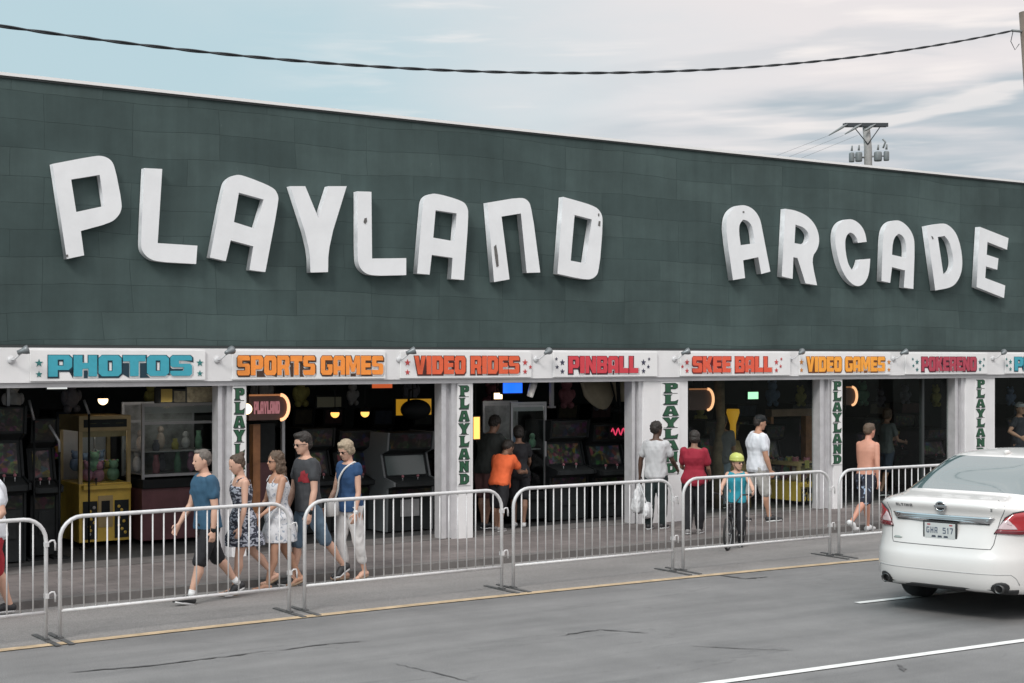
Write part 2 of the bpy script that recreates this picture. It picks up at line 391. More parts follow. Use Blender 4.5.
# ================================================================== BUILDING
def shingle():
    m = bpy.data.materials.new('dark_green_wall_panels'); m.use_nodes = True; N = m.node_tree.nodes; L = m.node_tree.links; b = N['Principled BSDF']
    uv = N.new('ShaderNodeUVMap')
    nd = N.new('ShaderNodeTexNoise'); nd.inputs['Scale'].default_value = .45; nd.inputs['Detail'].default_value = 3; L.new(uv.outputs[0], nd.inputs['Vector'])
    dv = N.new('ShaderNodeVectorMath'); dv.operation = 'MULTIPLY_ADD'; L.new(nd.outputs['Color'], dv.inputs[0]); dv.inputs[1].default_value = (.30, .22, 0); L.new(uv.outputs[0], dv.inputs[2])
    br = N.new('ShaderNodeTexBrick'); L.new(dv.outputs[0], br.inputs['Vector'])
    br.inputs['Scale'].default_value = 1; br.inputs['Brick Width'].default_value = 1.05; br.inputs['Row Height'].default_value = .315; br.inputs['Mortar Size'].default_value = .004
    br.inputs['Mortar Smooth'].default_value = .6; br.offset = .37; br.offset_frequency = 3; br.inputs['Bias'].default_value = -.1
    br.inputs['Color1'].default_value = (.047, .071, .069, 1); br.inputs['Color2'].default_value = (.062, .090, .087, 1); br.inputs['Mortar'].default_value = (.038, .058, .056, 1)
    # broad patches and rain streaks
    n1 = N.new('ShaderNodeTexNoise'); n1.inputs['Scale'].default_value = .55; n1.inputs['Detail'].default_value = 7; n1.inputs['Roughness'].default_value = .65; L.new(uv.outputs[0], n1.inputs['Vector'])
    st = N.new('ShaderNodeMapping'); st.inputs['Scale'].default_value = (5.5, .45, 1); L.new(uv.outputs[0], st.inputs[0])
    n2 = N.new('ShaderNodeTexNoise'); n2.inputs['Scale'].default_value = 1.0; n2.inputs['Detail'].default_value = 6; n2.inputs['Roughness'].default_value = .6; L.new(st.outputs[0], n2.inputs['Vector'])
    r1 = N.new('ShaderNodeMapRange'); L.new(n1.outputs[0], r1.inputs[0]); r1.inputs[1].default_value = .3; r1.inputs[2].default_value = .7; r1.inputs[3].default_value = .72; r1.inputs[4].default_value = 1.30
    r2 = N.new('ShaderNodeMapRange'); L.new(n2.outputs[0], r2.inputs[0]); r2.inputs[1].default_value = .3; r2.inputs[2].default_value = .7; r2.inputs[3].default_value = .90; r2.inputs[4].default_value = 1.10
    mm = N.new('ShaderNodeMath'); mm.operation = 'MULTIPLY'; L.new(r1.outputs[0], mm.inputs[0]); L.new(r2.outputs[0], mm.inputs[1])
    sc = N.new('ShaderNodeVectorMath'); sc.operation = 'SCALE'; L.new(br.outputs[0], sc.inputs[0]); L.new(mm.outputs[0], sc.inputs['Scale'])
    # small pale scuffs
    sm = N.new('ShaderNodeMapping'); sm.inputs['Scale'].default_value = (4.0, 1.6, 1); L.new(uv.outputs[0], sm.inputs[0])
    n3 = N.new('ShaderNodeTexNoise'); n3.inputs['Scale'].default_value = 2.4; n3.inputs['Detail'].default_value = 3; L.new(sm.outputs[0], n3.inputs['Vector'])
    r3 = N.new('ShaderNodeMapRange'); L.new(n3.outputs[0], r3.inputs[0]); r3.inputs[1].default_value = .745; r3.inputs[2].default_value = .80; r3.inputs[4].default_value = .35
    mx = N.new('ShaderNodeMix'); mx.data_type = 'RGBA'; L.new(r3.outputs[0], mx.inputs[0]); L.new(sc.outputs[0], mx.inputs[6]); mx.inputs[7].default_value = (.16, .20, .19, 1)
    L.new(mx.outputs[2], b.inputs['Base Color']); b.inputs['Roughness'].default_value = .82; b.inputs['Specular IOR Level'].default_value = .3
    bp = N.new('ShaderNodeBump'); bp.inputs['Strength'].default_value = .5; bp.inputs['Distance'].default_value = .012; bp.invert = True
    ad = N.new('ShaderNodeMath'); ad.operation = 'MULTIPLY_ADD'; L.new(n1.outputs[0], ad.inputs[0]); ad.inputs[1].default_value = .6; L.new(br.outputs['Fac'], ad.inputs[2])
    L.new(ad.outputs[0], bp.inputs['Height']); L.new(bp.outputs[0], b.inputs['Normal'])
    return m
M_WALL = shingle()
M_WHITE = mat('white_painted_metal', (.76, .75, .75), .5, var=.07, vscale=1.5, bump=.08, bscale=20)
M_WHITE2 = mat('white_sign_face', (.80, .79, .785), .45, var=.04, vscale=3)
M_TRIM = mat('grey_white_trim', (.55, .54, .55), .5, var=.10, vscale=3)
M_ALU = mat('aluminium_track', (.60, .59, .60), .45, .3, var=.12, vscale=6)
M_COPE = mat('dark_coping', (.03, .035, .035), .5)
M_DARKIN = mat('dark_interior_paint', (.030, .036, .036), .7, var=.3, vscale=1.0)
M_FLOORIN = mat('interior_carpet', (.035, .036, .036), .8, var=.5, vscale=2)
M_ROOF = mat('roof_felt', (.16, .16, .16), .9, var=.2, vscale=.5)
FB = 2.5 + (HY - 344.5) * wpos(wX(0, 0)).y / F      # lower edge of green wall
BB = wz(300, 379.5, .12); BL = wz(300, 384, .12)
bld = thing('arcade_building', tuple(wpos(0, 0, 0)), 0, 'long arcade hall with dark green upper wall, white sign band and open bays', 'building')
def bpart(o):
    o.parent = bld; o.matrix_parent_inverse = Matrix.Translation(-bld.location); return o
X0, X1 = -12.0, 20.0
bpart(strip(X0, X1, -.25, 0, FB, HT - .03, M_WALL, 'upper_wall'))
bpart(strip(X0 - .02, X1 + .02, -.30, .02, HT - .03, HT - .008, M_COPE, 'parapet_cap'))
bpart(strip(X0 - .04, X1 + .04, -.32, .035, HT - .006, HT + .03, mat('pale_halo', (.80, .79, .78), .4), 'roof_edge_halo'))  # pale strip added to stand in for the bright halo above the roof edge
bpart(strip(X0, X1, -.25, .10, BL + .045, FB - .035, M_WHITE, 'sign_band'))
bpart(strip(X0, X1, -.25, .06, FB - .035, FB - .003, M_COPE, 'painted_shadow_line'))  # dark bar that paints the shadow line below the green wall
bpart(strip(X0, X1, -.25, .065, BL - .012, BL + .042, M_TRIM, 'lintel'))
bpart(strip(X0, X1, -.5, .006, SW - .06, SW + .012, M_CURB, 'threshold'))
# columns : px intervals of track and of white face
COLS = [(-60, -40, -18), (218, 231.5, 246.5), (441.5, 456.5, 473), (632, 641.5, 688), (820, 832, 842.5), (955, 964, 995), (1088, 1098, 1112), (1200, 1208, 1232)]
for (a, b_, c) in COLS:
    Xa, Xb, Xc = wX(a, 0), wX(b_, 0), wX(c, 0.05)
    bpart(strip(Xb, Xc, -.22, .045, SW, BL - .012, M_WHITE, 'column', n=1))
    w = Xb - Xa
    bpart(strip(Xa, Xa + w * .30, -.18, .0, SW, BL - .012, M_ALU, 'door_track', n=1))
    bpart(strip(Xa + w * .30, Xa + w * .62, -.18, -.05, SW, BL - .012, M_TRIM, 'door_track', n=1))
    bpart(strip(Xa + w * .62, Xb, -.18, .015, SW, BL - .012, M_ALU, 'door_track', n=1))
# interior shell
DI = 7.5
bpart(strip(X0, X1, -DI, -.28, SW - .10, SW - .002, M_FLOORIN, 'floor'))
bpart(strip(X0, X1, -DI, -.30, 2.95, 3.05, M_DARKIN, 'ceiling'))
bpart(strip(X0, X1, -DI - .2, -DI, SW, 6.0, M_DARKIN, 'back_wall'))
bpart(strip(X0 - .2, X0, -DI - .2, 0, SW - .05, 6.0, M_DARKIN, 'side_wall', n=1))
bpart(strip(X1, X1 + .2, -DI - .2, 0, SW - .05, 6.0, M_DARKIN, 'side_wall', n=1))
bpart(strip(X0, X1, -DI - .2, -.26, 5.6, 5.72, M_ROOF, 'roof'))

# glazing in the bays that are shut
M_GLASS = bpy.data.materials.new('shop_glass'); M_GLASS.use_nodes = True
def mk_glass():
    N = M_GLASS.node_tree.nodes; L = M_GLASS.node_tree.links; N.clear(); o = N.new('ShaderNodeOutputMaterial'); mx = N.new('ShaderNodeMixShader')
    t = N.new('ShaderNodeBsdfTransparent'); t.inputs[0].default_value = (.88, .91, .90, 1); g = N.new('ShaderNodeBsdfGlossy'); g.inputs['Roughness'].default_value = .03
    fr = N.new('ShaderNodeFresnel'); fr.inputs[0].default_value = 1.3
    ge = N.new('ShaderNodeNewGeometry'); iv = N.new('ShaderNodeMath'); iv.operation = 'SUBTRACT'; iv.inputs[0].default_value = 1; L.new(ge.outputs['Backfacing'], iv.inputs[1])
    ml = N.new('ShaderNodeMath'); ml.operation = 'MULTIPLY'; L.new(fr.outputs[0], ml.inputs[0]); L.new(iv.outputs[0], ml.inputs[1])
    L.new(ml.outputs[0], mx.inputs[0]); L.new(t.outputs[0], mx.inputs[1]); L.new(g.outputs[0], mx.inputs[2]); L.new(mx.outputs[0], o.inputs[0])
mk_glass()
def glaze(pa, pb, mull=()):
    Xa, Xb = wX(pa, 0), wX(pb, 0)
    bpart(strip(Xa, Xb, -.16, -.152, SW + .10, BL - .02, M_GLASS, 'glass_pane', n=1))
    for p in mull:
        X = wX(p, -.15); bpart(strip(X - .02, X + .02, -.19, -.12, SW + .01, BL - .015, M_COPE, 'mullion', n=1))
glaze(688, 820); glaze(842.5, 955, (922,)); glaze(995, 1088)

# ================================================================== BIG LETTERS
def rnd(poly):
    for it in range(2):
        n = len(poly); out = []
        for i in range(n):
            p0, p1, p2 = Vector(poly[i - 1]), Vector(poly[i]), Vector(poly[(i + 1) % n])
            a = (p1 - p0); b = (p2 - p1); ang = abs(a.angle_signed(b)) if a.length > 1e-6 and b.length > 1e-6 else 9
            if R(6) < ang < R(58):
                t = .25; out += [tuple(p1 - a * t), tuple(p1 + b * t)]
            else: out.append(tuple(p1))
        poly = out
    return poly
def crop(sx, sy, sc, pts): return [(sx + x / sc, sy + y / sc) for x, y in pts]
c1 = lambda p: crop(40, 150, 5.4625, p)
c4 = lambda p: crop(200, 165, 4.6545, p)
c5 = lambda p: crop(400, 180, 4.6545, p)
c6 = lambda p: crop(715, 195, 6.206, p)
c7 = lambda p: crop(870, 205, 6.65, p)
LET = [
 ('P', 'tilted letter P at the far left end of the big wall lettering', c1([(70,75),(290,33),(345,30),(390,52),(412,95),(450,290),(445,335),(422,370),(385,398),(225,442),(243,575),(148,595)]), c1([(172,160),(328,135),(353,305),(200,338)])),
 ('L', 'upright letter L between the tilted P and the first A', c1([(573,98),(670,103),(645,508),(862,522),(855,622),(640,610),(590,588),(558,550),(553,500)]), None),
 ('A', 'letter A leaning right between the first L and the Y', c4([(48,430),(122,447),(145,350),(250,378),(232,488),(306,498),(368,170),(365,135),(342,102),(210,50),(170,43),(130,65),(112,100)]), c4([(183,128),(298,160),(258,296),(160,265)])),
 ('Y', 'letter Y, the fourth letter of the first word', c4([(422,98),(492,98),(553,245),(600,98),(685,98),(600,375),(598,498),(516,500),(514,385)]), None),
 ('L', 'letter L to the right of the Y, dark mark on its stem', c4([(735,122),(800,124),(803,435),(962,433),(962,512),(805,516),(765,500),(742,470),(735,430)]), None),
 ('A', 'square-topped letter A just before the open N shape', c5([(82,435),(140,440),(150,348),(247,362),(240,460),(300,465),(322,160),(315,120),(290,95),(175,62),(140,65),(115,85),(108,120)]), c5([(168,140),(266,155),(256,285),(157,268)])),
 ('N', 'letter N made like an open arch with a long rust patch', c5([(410,105),(560,80),(595,90),(615,125),(655,430),(592,432),(565,155),(475,170),(512,462),(440,475)]), None),
 ('D', 'squarish letter D that ends the first word', c5([(762,78),(905,118),(938,148),(948,190),(930,420),(910,455),(870,466),(735,436)]), c5([(815,162),(895,183),(865,388),(797,375)])),
 ('A', 'round-topped letter A that opens the second word', c6([(115,528),(190,515),(178,405),(272,385),(290,490),(347,475),(300,230),(285,150),(255,100),(215,70),(170,60),(125,75),(90,110),(75,160),(73,230)]), c6([(163,312),(152,230),(155,180),(178,152),(205,158),(230,185),(243,235),(250,300)])),
 ('R', 'letter R, the second letter of the second word', c6([(440,85),(505,95),(580,130),(630,190),(652,260),(645,330),(600,392),(637,560),(565,548),(515,390),(490,385),(485,520),(418,505)]), c6([(503,183),(550,198),(582,230),(588,265),(575,300),(550,308),(497,298)])),
 ('C', 'letter C with its open side to the right', c6([(945,290),(935,230),(905,180),(860,150),(820,150),(780,170),(755,210),(748,270),(758,350),(780,440),(820,520),(865,560),(900,568),(935,545),(960,490),(967,395),(905,400),(893,440),(880,465),(855,468),(830,430),(815,360),(810,290),(820,250),(840,232),(865,240),(885,270),(890,297)]), None),
 ('A', 'round-topped letter A between the C and the last D', c7([(80,505),(138,517),(150,412),(237,435),(228,548),(292,558),(302,270),(292,200),(255,140),(205,103),(165,101),(125,120),(98,165),(90,230)]), c7([(150,330),(155,250),(170,210),(195,190),(220,203),(240,240),(247,290),(245,352)])),
 ('D', 'narrow round-backed letter D just before the last E', c7([(380,140),(490,118),(535,138),(580,190),(608,280),(620,380),(610,460),(575,525),(530,552),(438,568)]), c7([(455,213),(500,205),(530,240),(550,310),(560,380),(550,430),(525,458),(492,462)])),
 ('E', 'sloping letter E at the far right end of the big lettering', c7([(735,145),(925,220),(915,297),(785,245),(780,330),(858,355),(850,430),(775,408),(770,485),(903,535),(895,618),(712,545)]), None),
]
M_LET = mat('white_letter_enamel', (.79, .795, .805), .45, var=.05, vscale=3, bump=.1, bscale=9)
M_LETS = mat('letter_side_metal', (.74, .75, .77), .5, var=.18, vscale=5)
M_RUST = mat('rusty_scar', (.12, .115, .11), .8, var=.4, vscale=30)
LD = .13
RUST = {6: [(c5([(450,300),(458,350),(462,400),(452,405),(444,350),(440,310)]))], 4: [c4([(768,248),(778,245),(780,262),(772,275),(764,266)])], 7: [c5([(928,190),(936,192),(934,215),(925,212)]), c5([(925,155),(931,156),(930,168),(925,167)])],
        5: [], 12: [c7([(412,205),(422,210),(428,225),(420,228)])], 0: [c1([(145,572),(155,570),(156,582),(147,585)])], 3: [], 8: [c6([(176,100),(186,100),(186,110),(176,110)])]}
for i, (ch, lab, outer, hole) in enumerate(LET):
    cx = sum(p[0] for p in outer) / len(outer); Xc = wX(cx, LD); rz = wrot(Xc); base = wpos(Xc, 0, 0); ux = Vector((math.cos(rz), math.sin(rz), 0)); nn = Vector((math.sin(rz), -math.cos(rz), 0))
    fp = base + nn * LD
    def un(p, off=0.0):
        d = Vector(((p[0] - 512) / F, 1, -(p[1] - HY) / F)); o = Vector((0, 0, CH)); q = fp + nn * off
        t = (q - o).dot(nn) / d.dot(nn); h = o + d * t - base; return (h.dot(ux), h.z)
    polys = [[un(p) for p in rnd(outer)]]
    if hole: polys.append([un(p) for p in rnd(hole)])
    zc = sum(p[1] for p in polys[0]) / len(polys[0])
    polys = [[(x, z - zc) for x, z in P] for P in polys]
    me = flat_mesh(polys, LD / 2 - .012); me.materials.clear(); me.materials.append(M_LET); me.materials.append(M_LETS)
    for p in me.polygons: p.material_index = 0 if p.normal.z > .5 else 1
    o = bpy.data.objects.new('sign_letter', me); link(o)
    # mesh xy -> wall xz, mesh +z -> out to the street
    o.matrix_world = Matrix(((ux.x, 0, nn.x, base.x + nn.x * LD / 2), (ux.y, 0, nn.y, base.y + nn.y * LD / 2), (0, 1, 0, zc), (0, 0, 0, 1)))
    tag(o, 'white raised ' + lab, 'sign letter', 'large white letters mounted on the dark green wall')
    fr = None
    for r in RUST.get(i, []):
        pr = [[(x, z - zc) for x, z in [un(p, .006) for p in r]]]
        mm = flat_mesh(pr, .002); mm.materials.clear(); mm.materials.append(M_RUST)
        q = bpy.data.objects.new('rust_spot', mm); link(q, o); q.location = (0, 0, LD / 2 - .008)

# ================================================================== BLOCK LETTERING
G = {
'P': (10, [[(0,0),(4,0),(4,3),(8.5,3),(10,4.5),(10,8.5),(8.5,10),(0,10)], [(4,5.2),(6.3,5.2),(6.3,7.8),(4,7.8)]]),
'H': (10, [[(0,0),(3.8,0),(3.8,3.6),(6.2,3.6),(6.2,0),(10,0),(10,10),(6.2,10),(6.2,6.4),(3.8,6.4),(3.8,10),(0,10)]]),
'O': (10, [[(1.5,0),(8.5,0),(10,1.5),(10,8.5),(8.5,10),(1.5,10),(0,8.5),(0,1.5)], [(4,2.6),(6,2.6),(6,7.4),(4,7.4)]]),
'T': (10, [[(3,0),(7,0),(7,7),(10,7),(10,10),(0,10),(0,7),(3,7)]]),
'S': (10, [[(1,0),(9,0),(10,1),(10,5),(9,6),(4,6),(4,7.4),(10,7.4),(10,9),(9,10),(1,10),(0,9),(0,5),(1,4.2),(6,4.2),(6,2.6),(0,2.6),(0,1)]]),
'R': (10, [[(0,0),(3.8,0),(3.8,3.2),(5.6,3.2),(6.2,0),(10,0),(9.3,4.2),(10,5),(10,8.7),(8.7,10),(0,10)], [(3.8,5.4),(6.2,5.4),(6.2,7.7),(3.8,7.7)]]),
'G': (10, [[(1.4,0),(8.6,0),(10,1.4),(10,5.6),(5.4,5.6),(5.4,3.9),(6.2,3.9),(6.2,2.5),(3.8,2.5),(3.8,7.5),(10,7.5),(10,8.6),(8.6,10),(1.4,10),(0,8.6),(0,1.4)]]),
'A': (10, [[(0,0),(3.8,0),(3.8,2.2),(6.2,2.2),(6.2,0),(10,0),(10,8.5),(8.5,10),(1.5,10),(0,8.5)], [(3.8,4.6),(6.2,4.6),(6.2,7.6),(3.8,7.6)]]),
'M': (12.5, [[(0,0),(3.4,0),(3.4,5.5),(4.8,1.5),(7.7,1.5),(9.1,5.5),(9.1,0),(12.5,0),(12.5,10),(8.3,10),(6.25,5.6),(4.2,10),(0,10)]]),
'E': (9, [[(0,0),(9,0),(9,2.6),(4,2.6),(4,3.8),(8.4,3.8),(8.4,6.2),(4,6.2),(4,7.4),(9,7.4),(9,10),(0,10)]]),
'V': (10, [[(3,0),(7,0),(10,10),(6.3,10),(5,4.5),(3.7,10),(0,10)]]),
'I': (4.4, [[(0,0),(4.4,0),(4.4,10),(0,10)]]),
'D': (10, [[(0,0),(8,0),(10,2),(10,8),(8,10),(0,10)], [(4,2.6),(6.2,2.6),(6.2,7.4),(4,7.4)]]),
'N': (10, [[(0,0),(3.6,0),(3.6,4.6),(6.4,0),(10,0),(10,10),(6.4,10),(6.4,5.4),(3.6,10),(0,10)]]),
'B': (10, [[(0,0),(8.8,0),(10,1.2),(10,4.3),(9.2,5.1),(10,5.9),(10,8.8),(8.8,10),(0,10)], [(3.8,2.3),(6.2,2.3),(6.2,4),(3.8,4)], [(3.8,6.2),(6.2,6.2),(6.2,7.8),(3.8,7.8)]]),
'L': (9, [[(0,0),(9,0),(9,3),(4,3),(4,10),(0,10)]]),
'K': (10, [[(0,0),(3.8,0),(3.8,3.2),(6,0),(10,0),(7.2,5.2),(10,10),(6.2,10),(3.8,6.6),(3.8,10),(0,10)]]),
'Y': (10, [[(3,0),(7,0),(7,4),(10,10),(6.3,10),(5,7),(3.7,10),(0,10),(3,4)]]),
'7': (9, [[(2,0),(5.2,0),(9,7),(9,10),(0,10),(0,7.6),(5.4,7.6)]]),
'5': (9, [[(0,0),(8,0),(9,1),(9,5.6),(8,6.6),(3,6.6),(3,7.6),(8.6,7.6),(8.6,10),(0,10),(0,4.4),(6,4.4),(6,2.4),(0,2.4)]]),
'1': (5, [[(1.2,0),(4.6,0),(4.6,10),(1.8,10),(0,8),(0,6.6),(1.2,6.6)]]),
}
# lighter wedge-serif shapes for the column boards
GV = dict(G)
GV['P'] = (10, [[(0.6,0),(5.6,0),(4.9,1),(4.9,4),(8.2,4),(9.8,5.4),(9.8,8.6),(8.2,10),(0,10),(1.4,9),(1.4,1)], [(4.9,5.8),(6.6,5.8),(6.6,8.2),(4.9,8.2)]])
GV['L'] = (10, [[(0.4,0),(9.4,0),(10,4),(8,2.6),(4.9,2.6),(4.9,9),(5.6,10),(0.4,10),(1.4,9),(1.4,1)]])
GV['A'] = (10, [[(-.4,0),(3.6,0),(3.3,2),(6.7,2),(6.4,0),(10.4,0),(7.4,10),(2.6,10)], [(3.8,4.0),(6.2,4.0),(5.4,7.6),(4.6,7.6)]])
GV['Y'] = (10, [[(2.6,0),(7.4,0),(6.8,1),(6.8,4),(10.4,10),(6.2,10),(5,7),(3.8,10),(-.4,10),(3.2,4),(3.2,1)]])
GV['N'] = (10, [[(0.2,0),(4,0),(3.6,1),(3.6,5),(6.6,0),(9.4,0),(9.4,9),(9.8,10),(6,10),(6.4,9),(6.4,5.6),(4.2,10),(.2,10),(.8,9),(.8,1)]])
GV['D'] = (10, [[(0.2,0),(7,0),(9.8,2.6),(9.8,7.4),(7,10),(.2,10),(1.2,9),(1.2,1)], [(4.4,2.2),(6.4,2.8),(6.4,7.2),(4.4,7.8)]])
def word_polys(txt, W, Hh, gap=.6, space=4, font=G):
    """returns polygons scaled to fill W x Hh, origin lower left"""
    x = 0; out = []
    for c in txt:
        if c == ' ': x += space; continue
        w, ps = font[c]; out.append([[(px + x, py) for px, py in p] for p in ps]); x += w + gap
    tot = x - gap; sx = W / tot; sy = Hh / 10
    return [[[(px * sx, py * sy) for px, py in p] for p in g] for g in out]
def star(cx, cy, r, a0=90):
    return [(cx + (r if k % 2 == 0 else r * .42) * math.cos(R(a0 + 36 * k)), cy + (r if k % 2 == 0 else r * .42) * math.sin(R(a0 + 36 * k))) for k in range(10)]
def place_flat(polys, ext, m, name, parent, out, offset=0.0):
    """flat shape standing on a wall-frame parent : local x along, z up, y = -out"""
    me = flat_mesh(polys, ext, offset); me.materials.clear(); me.materials.append(m)
    me.transform(Matrix(((1, 0, 0, 0), (0, 0, -1, -out), (0, 1, 0, 0), (0, 0, 0, 1))))
    o = bpy.data.objects.new(name, me); link(o, parent); return o
def P3(groups): return [p for g in groups for p in g]
INK = mat('sign_black_outline', (.03, .05, .06), .5)
SIGNS = [ # text, px board, px word, fill, outline, stars l/r, star colour, label bit
 ('PHOTOS', (30, 205), (47.5, 191.5), s2l(62,160,178), s2l(20,52,66), True, True, s2l(50,120,118), 'teal'),
 ('SPORTS GAMES', (232, 385), (236.5, 382.5), s2l(246,148,62), s2l(70,48,36), False, False, (.1,.1,.1), 'orange'),
 ('VIDEO RIDES', (400, 531), (413.5, 518.5), s2l(226,98,62), s2l(84,44,40), True, True, s2l(190,70,70), 'red-orange'),
 ('PINBALL', (553, 657), (567.5, 637.5), s2l(206,64,74), s2l(60,28,40), True, True, s2l(60,60,80), 'crimson'),
 ('SKEE BALL', (680, 790), (691.5, 771), s2l(226,92,66), s2l(120,40,44), True, True, s2l(190,70,70), 'brick red'),
 ('VIDEO GAMES', (799, 890), (805.5, 884), s2l(248,166,62), s2l(120,70,34), True, True, s2l(200,130,60), 'yellow-orange'),
 ('POKERENO', (905, 987), (920.5, 975.5), s2l(178,66,84), s2l(90,34,50), True, True, s2l(50,110,110), 'maroon'),
 ('PHOTOS', (1005, 1082), (1013.5, 1066), s2l(62,160,178), s2l(24,70,84), True, True, s2l(50,120,118), 'teal'),
]
SO = .115
for k, (txt, bd, wd, fc, oc, sl, sr, stc, cn) in enumerate(SIGNS):
    Xa, Xb = wX(bd[0], SO), wX(bd[1], SO); A, B = wpos(Xa, SO), wpos(Xb, SO); rz = math.atan2(B.y - A.y, B.x - A.x); W = (B - A).length
    bz0 = BL + .062; bz1 = FB - .06; hgt = bz1 - bz0
    lab = f'white board with {cn} {txt} lettering' + (' and stars' if sl else '')
    if k == 7: lab = 'cropped white board with teal letters at the right end of the sign band'
    if k == 0: lab = 'white board with large teal PHOTOS lettering at the left end of the band'
    root = thing('sign_board', (A.x, A.y, bz0), rz, lab, 'sign', 'sign boards along the white band')
    mb = MB(); mb.box(0, W, -.012, .012, 0, hgt, M_WHITE2); mb.build('panel', root, bevel=.003)
    rx = lambda px: (wpos(wX(px, SO), SO) - A).length
    x0, x1 = rx(wd[0]), rx(wd[1]); lh = hgt * .70; lz = (hgt - lh) / 2 - .004
    g = word_polys(txt, x1 - x0, lh, gap=.5)
    sh = lambda P, dx, dz: [[(x + dx, z + dz) for x, z in p] for p in P]
    flat = P3(g)
    place_flat(sh(flat, x0 + .006, lz - .007), .002, mat('ink_%d' % k, oc, .5), 'letter_outline', root, .016, .011)
    place_flat(sh(flat, x0, lz), .002, mat('fill_%d' % k, fc, .45, var=.08, vscale=14), 'lettering', root, .022, -.002)
    sc_ = .055 if k else .06
    msr = mat('star_%d' % k, stc, .5)
    for side, on in ((0, sl), (1, sr)):
        if not on: continue
        c = (x0 - .13) if side == 0 else (x1 + .13)
        dirn = 1 if side == 0 else -1
        for (dx, dz, r_) in ((-.075 * dirn, hgt * .72, .026), (-.06 * dirn, hgt * .40, .03), (.03 * dirn, hgt * .58, .045), (.03 * dirn, hgt * .22, .038)):
            if 0.02 < c + dx < W - .02: place_flat([star(c + dx, dz, r_ * 1.05, 90 + 12 * dx)], .002, msr, 'star', root, .016)
# vertical PLAYLAND boards on the columns
M_GRN = mat('dark_green_letter', s2l(38, 84, 58), .5, var=.15, vscale=12)
M_GRK = mat('green_letter_outline', s2l(22, 40, 34), .5)
VB = [(232.5, 245.5, 'first'), (457.5, 470, ''), (661, 679.5, ''), (831.5, 842, ''), (975, 985.5, '')]
VL = ['vertical PLAYLAND board on the column behind the walkers, its lower half hidden',
      'vertical PLAYLAND board, whole and unblocked, on the column under VIDEO RIDES',
      'vertical PLAYLAND board on the broad column behind the man in grey',
      'vertical PLAYLAND board on the column under VIDEO GAMES',
      'vertical PLAYLAND board on the column rising behind the white sedan']
for k, (pa, pb, _) in enumerate(VB):
    o_ = .05; Xa, Xb = wX(pa, o_), wX(pb, o_); A, B = wpos(Xa, o_), wpos(Xb, o_); rz = math.atan2(B.y - A.y, B.x - A.x); W = (B - A).length
    pc = (pa + pb) / 2; zt = wz(pc, 384.5 if k == 0 else 378 + (4 if k < 2 else 0), o_); zt = BL - .03; zb = SW + .72
    root = thing('sign_board', (A.x, A.y, zb), rz, VL[k], 'sign', 'vertical name boards on the columns')
    mb = MB(); mb.box(0, W, -.006, .004, 0, zt - zb, M_WHITE2); mb.build('panel', root)
    n = 8; ch_h = (zt - zb) / n; gl = []; 
    for i, c in enumerate('PLAYLAND'):
        w, ps = GV[c]; lw = W * .78; z = zt - zb - (i + 1) * ch_h + ch_h * .10
        gl += [[(W * .11 + px / 10 * lw, z + py / 10 * ch_h * .80) for px, py in p] for p in ps]
    place_flat(gl, .0015, M_GRK, 'letter_outline', root, .009, .006)
    place_flat(gl, .0015, M_GRN, 'lettering', root, .013, -.003)
    for i in range(1, n):
        mb = MB(); mb.box(W * .12, W * .88, -.0085, -.006, i * ch_h - .004 + ch_h * .02, i * ch_h + .004 + ch_h * .02, M_GRK); mb.build('divider_line', root)

# floodlights on the band
M_LAMPW = mat('white_lamp_housing', (.60, .60, .61), .4, var=.1, vscale=9)
M_LAMPG = mat('grey_lamp_shade', (.20, .22, .23), .4, .3)
def flood(px, lab, k):
    X = wX(px, .12); p = wpos(X, .1, 0); zc = wz(px, 356, .12)
    r = thing('flood_lamp', (p.x, p.y, zc), wrot(X), lab, 'lamp', 'small flood lamps along the sign band'); r.scale = (.78,) * 3
    mb = MB(); mb.lathe([(0, 0), (.055, 0), (.055, .02), (.03, .035), (0, .035)], M_LAMPW, 16, Matrix.Translation((-.12, 0, -.06)) @ Matrix.Rotation(R(90), 4, 'X'), True)
    mb.build('mount_box', r)
    mb = MB(); mb.tube([(-.12, -.03, -.06), (-.10, -.10, -.05), (-.04, -.16, .02), (0, -.18, .06)], .011, M_LAMPW, 8); mb.build('bracket', r)
    mb = MB(); Mx = Matrix.Translation((.0, -.20, .075)) @ Matrix.Rotation(R(70), 4, 'Y') @ Matrix.Rotation(R(-25 if k % 2 else 20), 4, 'X')
    mb.lathe([(0, -.09), (.03, -.09), (.036, -.03), (.062, .03), (.068, .07), (.060, .072), (.03, .05), (0, .045)], M_LAMPG, 18, Mx); mb.build('lamp_head', r)
FL = [(20, 'small flood lamp on the sign band, left of the PHOTOS board'), (225, 'small flood lamp between the PHOTOS and SPORTS GAMES boards'), (406, 'small flood lamp between the SPORTS GAMES and VIDEO RIDES boards'),
      (542, 'small flood lamp between the VIDEO RIDES and PINBALL boards'), (680, 'small flood lamp between the PINBALL and SKEE BALL boards'), (818, 'small flood lamp above the left end of the VIDEO GAMES board'),
      (928, 'small flood lamp above the POKERENO board'), (1007, 'small flood lamp between the POKERENO board and the last teal board')]
FL[5] = (795, 'small flood lamp between the SKEE BALL and VIDEO GAMES boards'); FL[6] = (898, 'small flood lamp between the VIDEO GAMES and POKERENO boards'); FL[7] = (997, FL[7][1])
for k, (px, lab) in enumerate(FL): flood(px, lab, k)

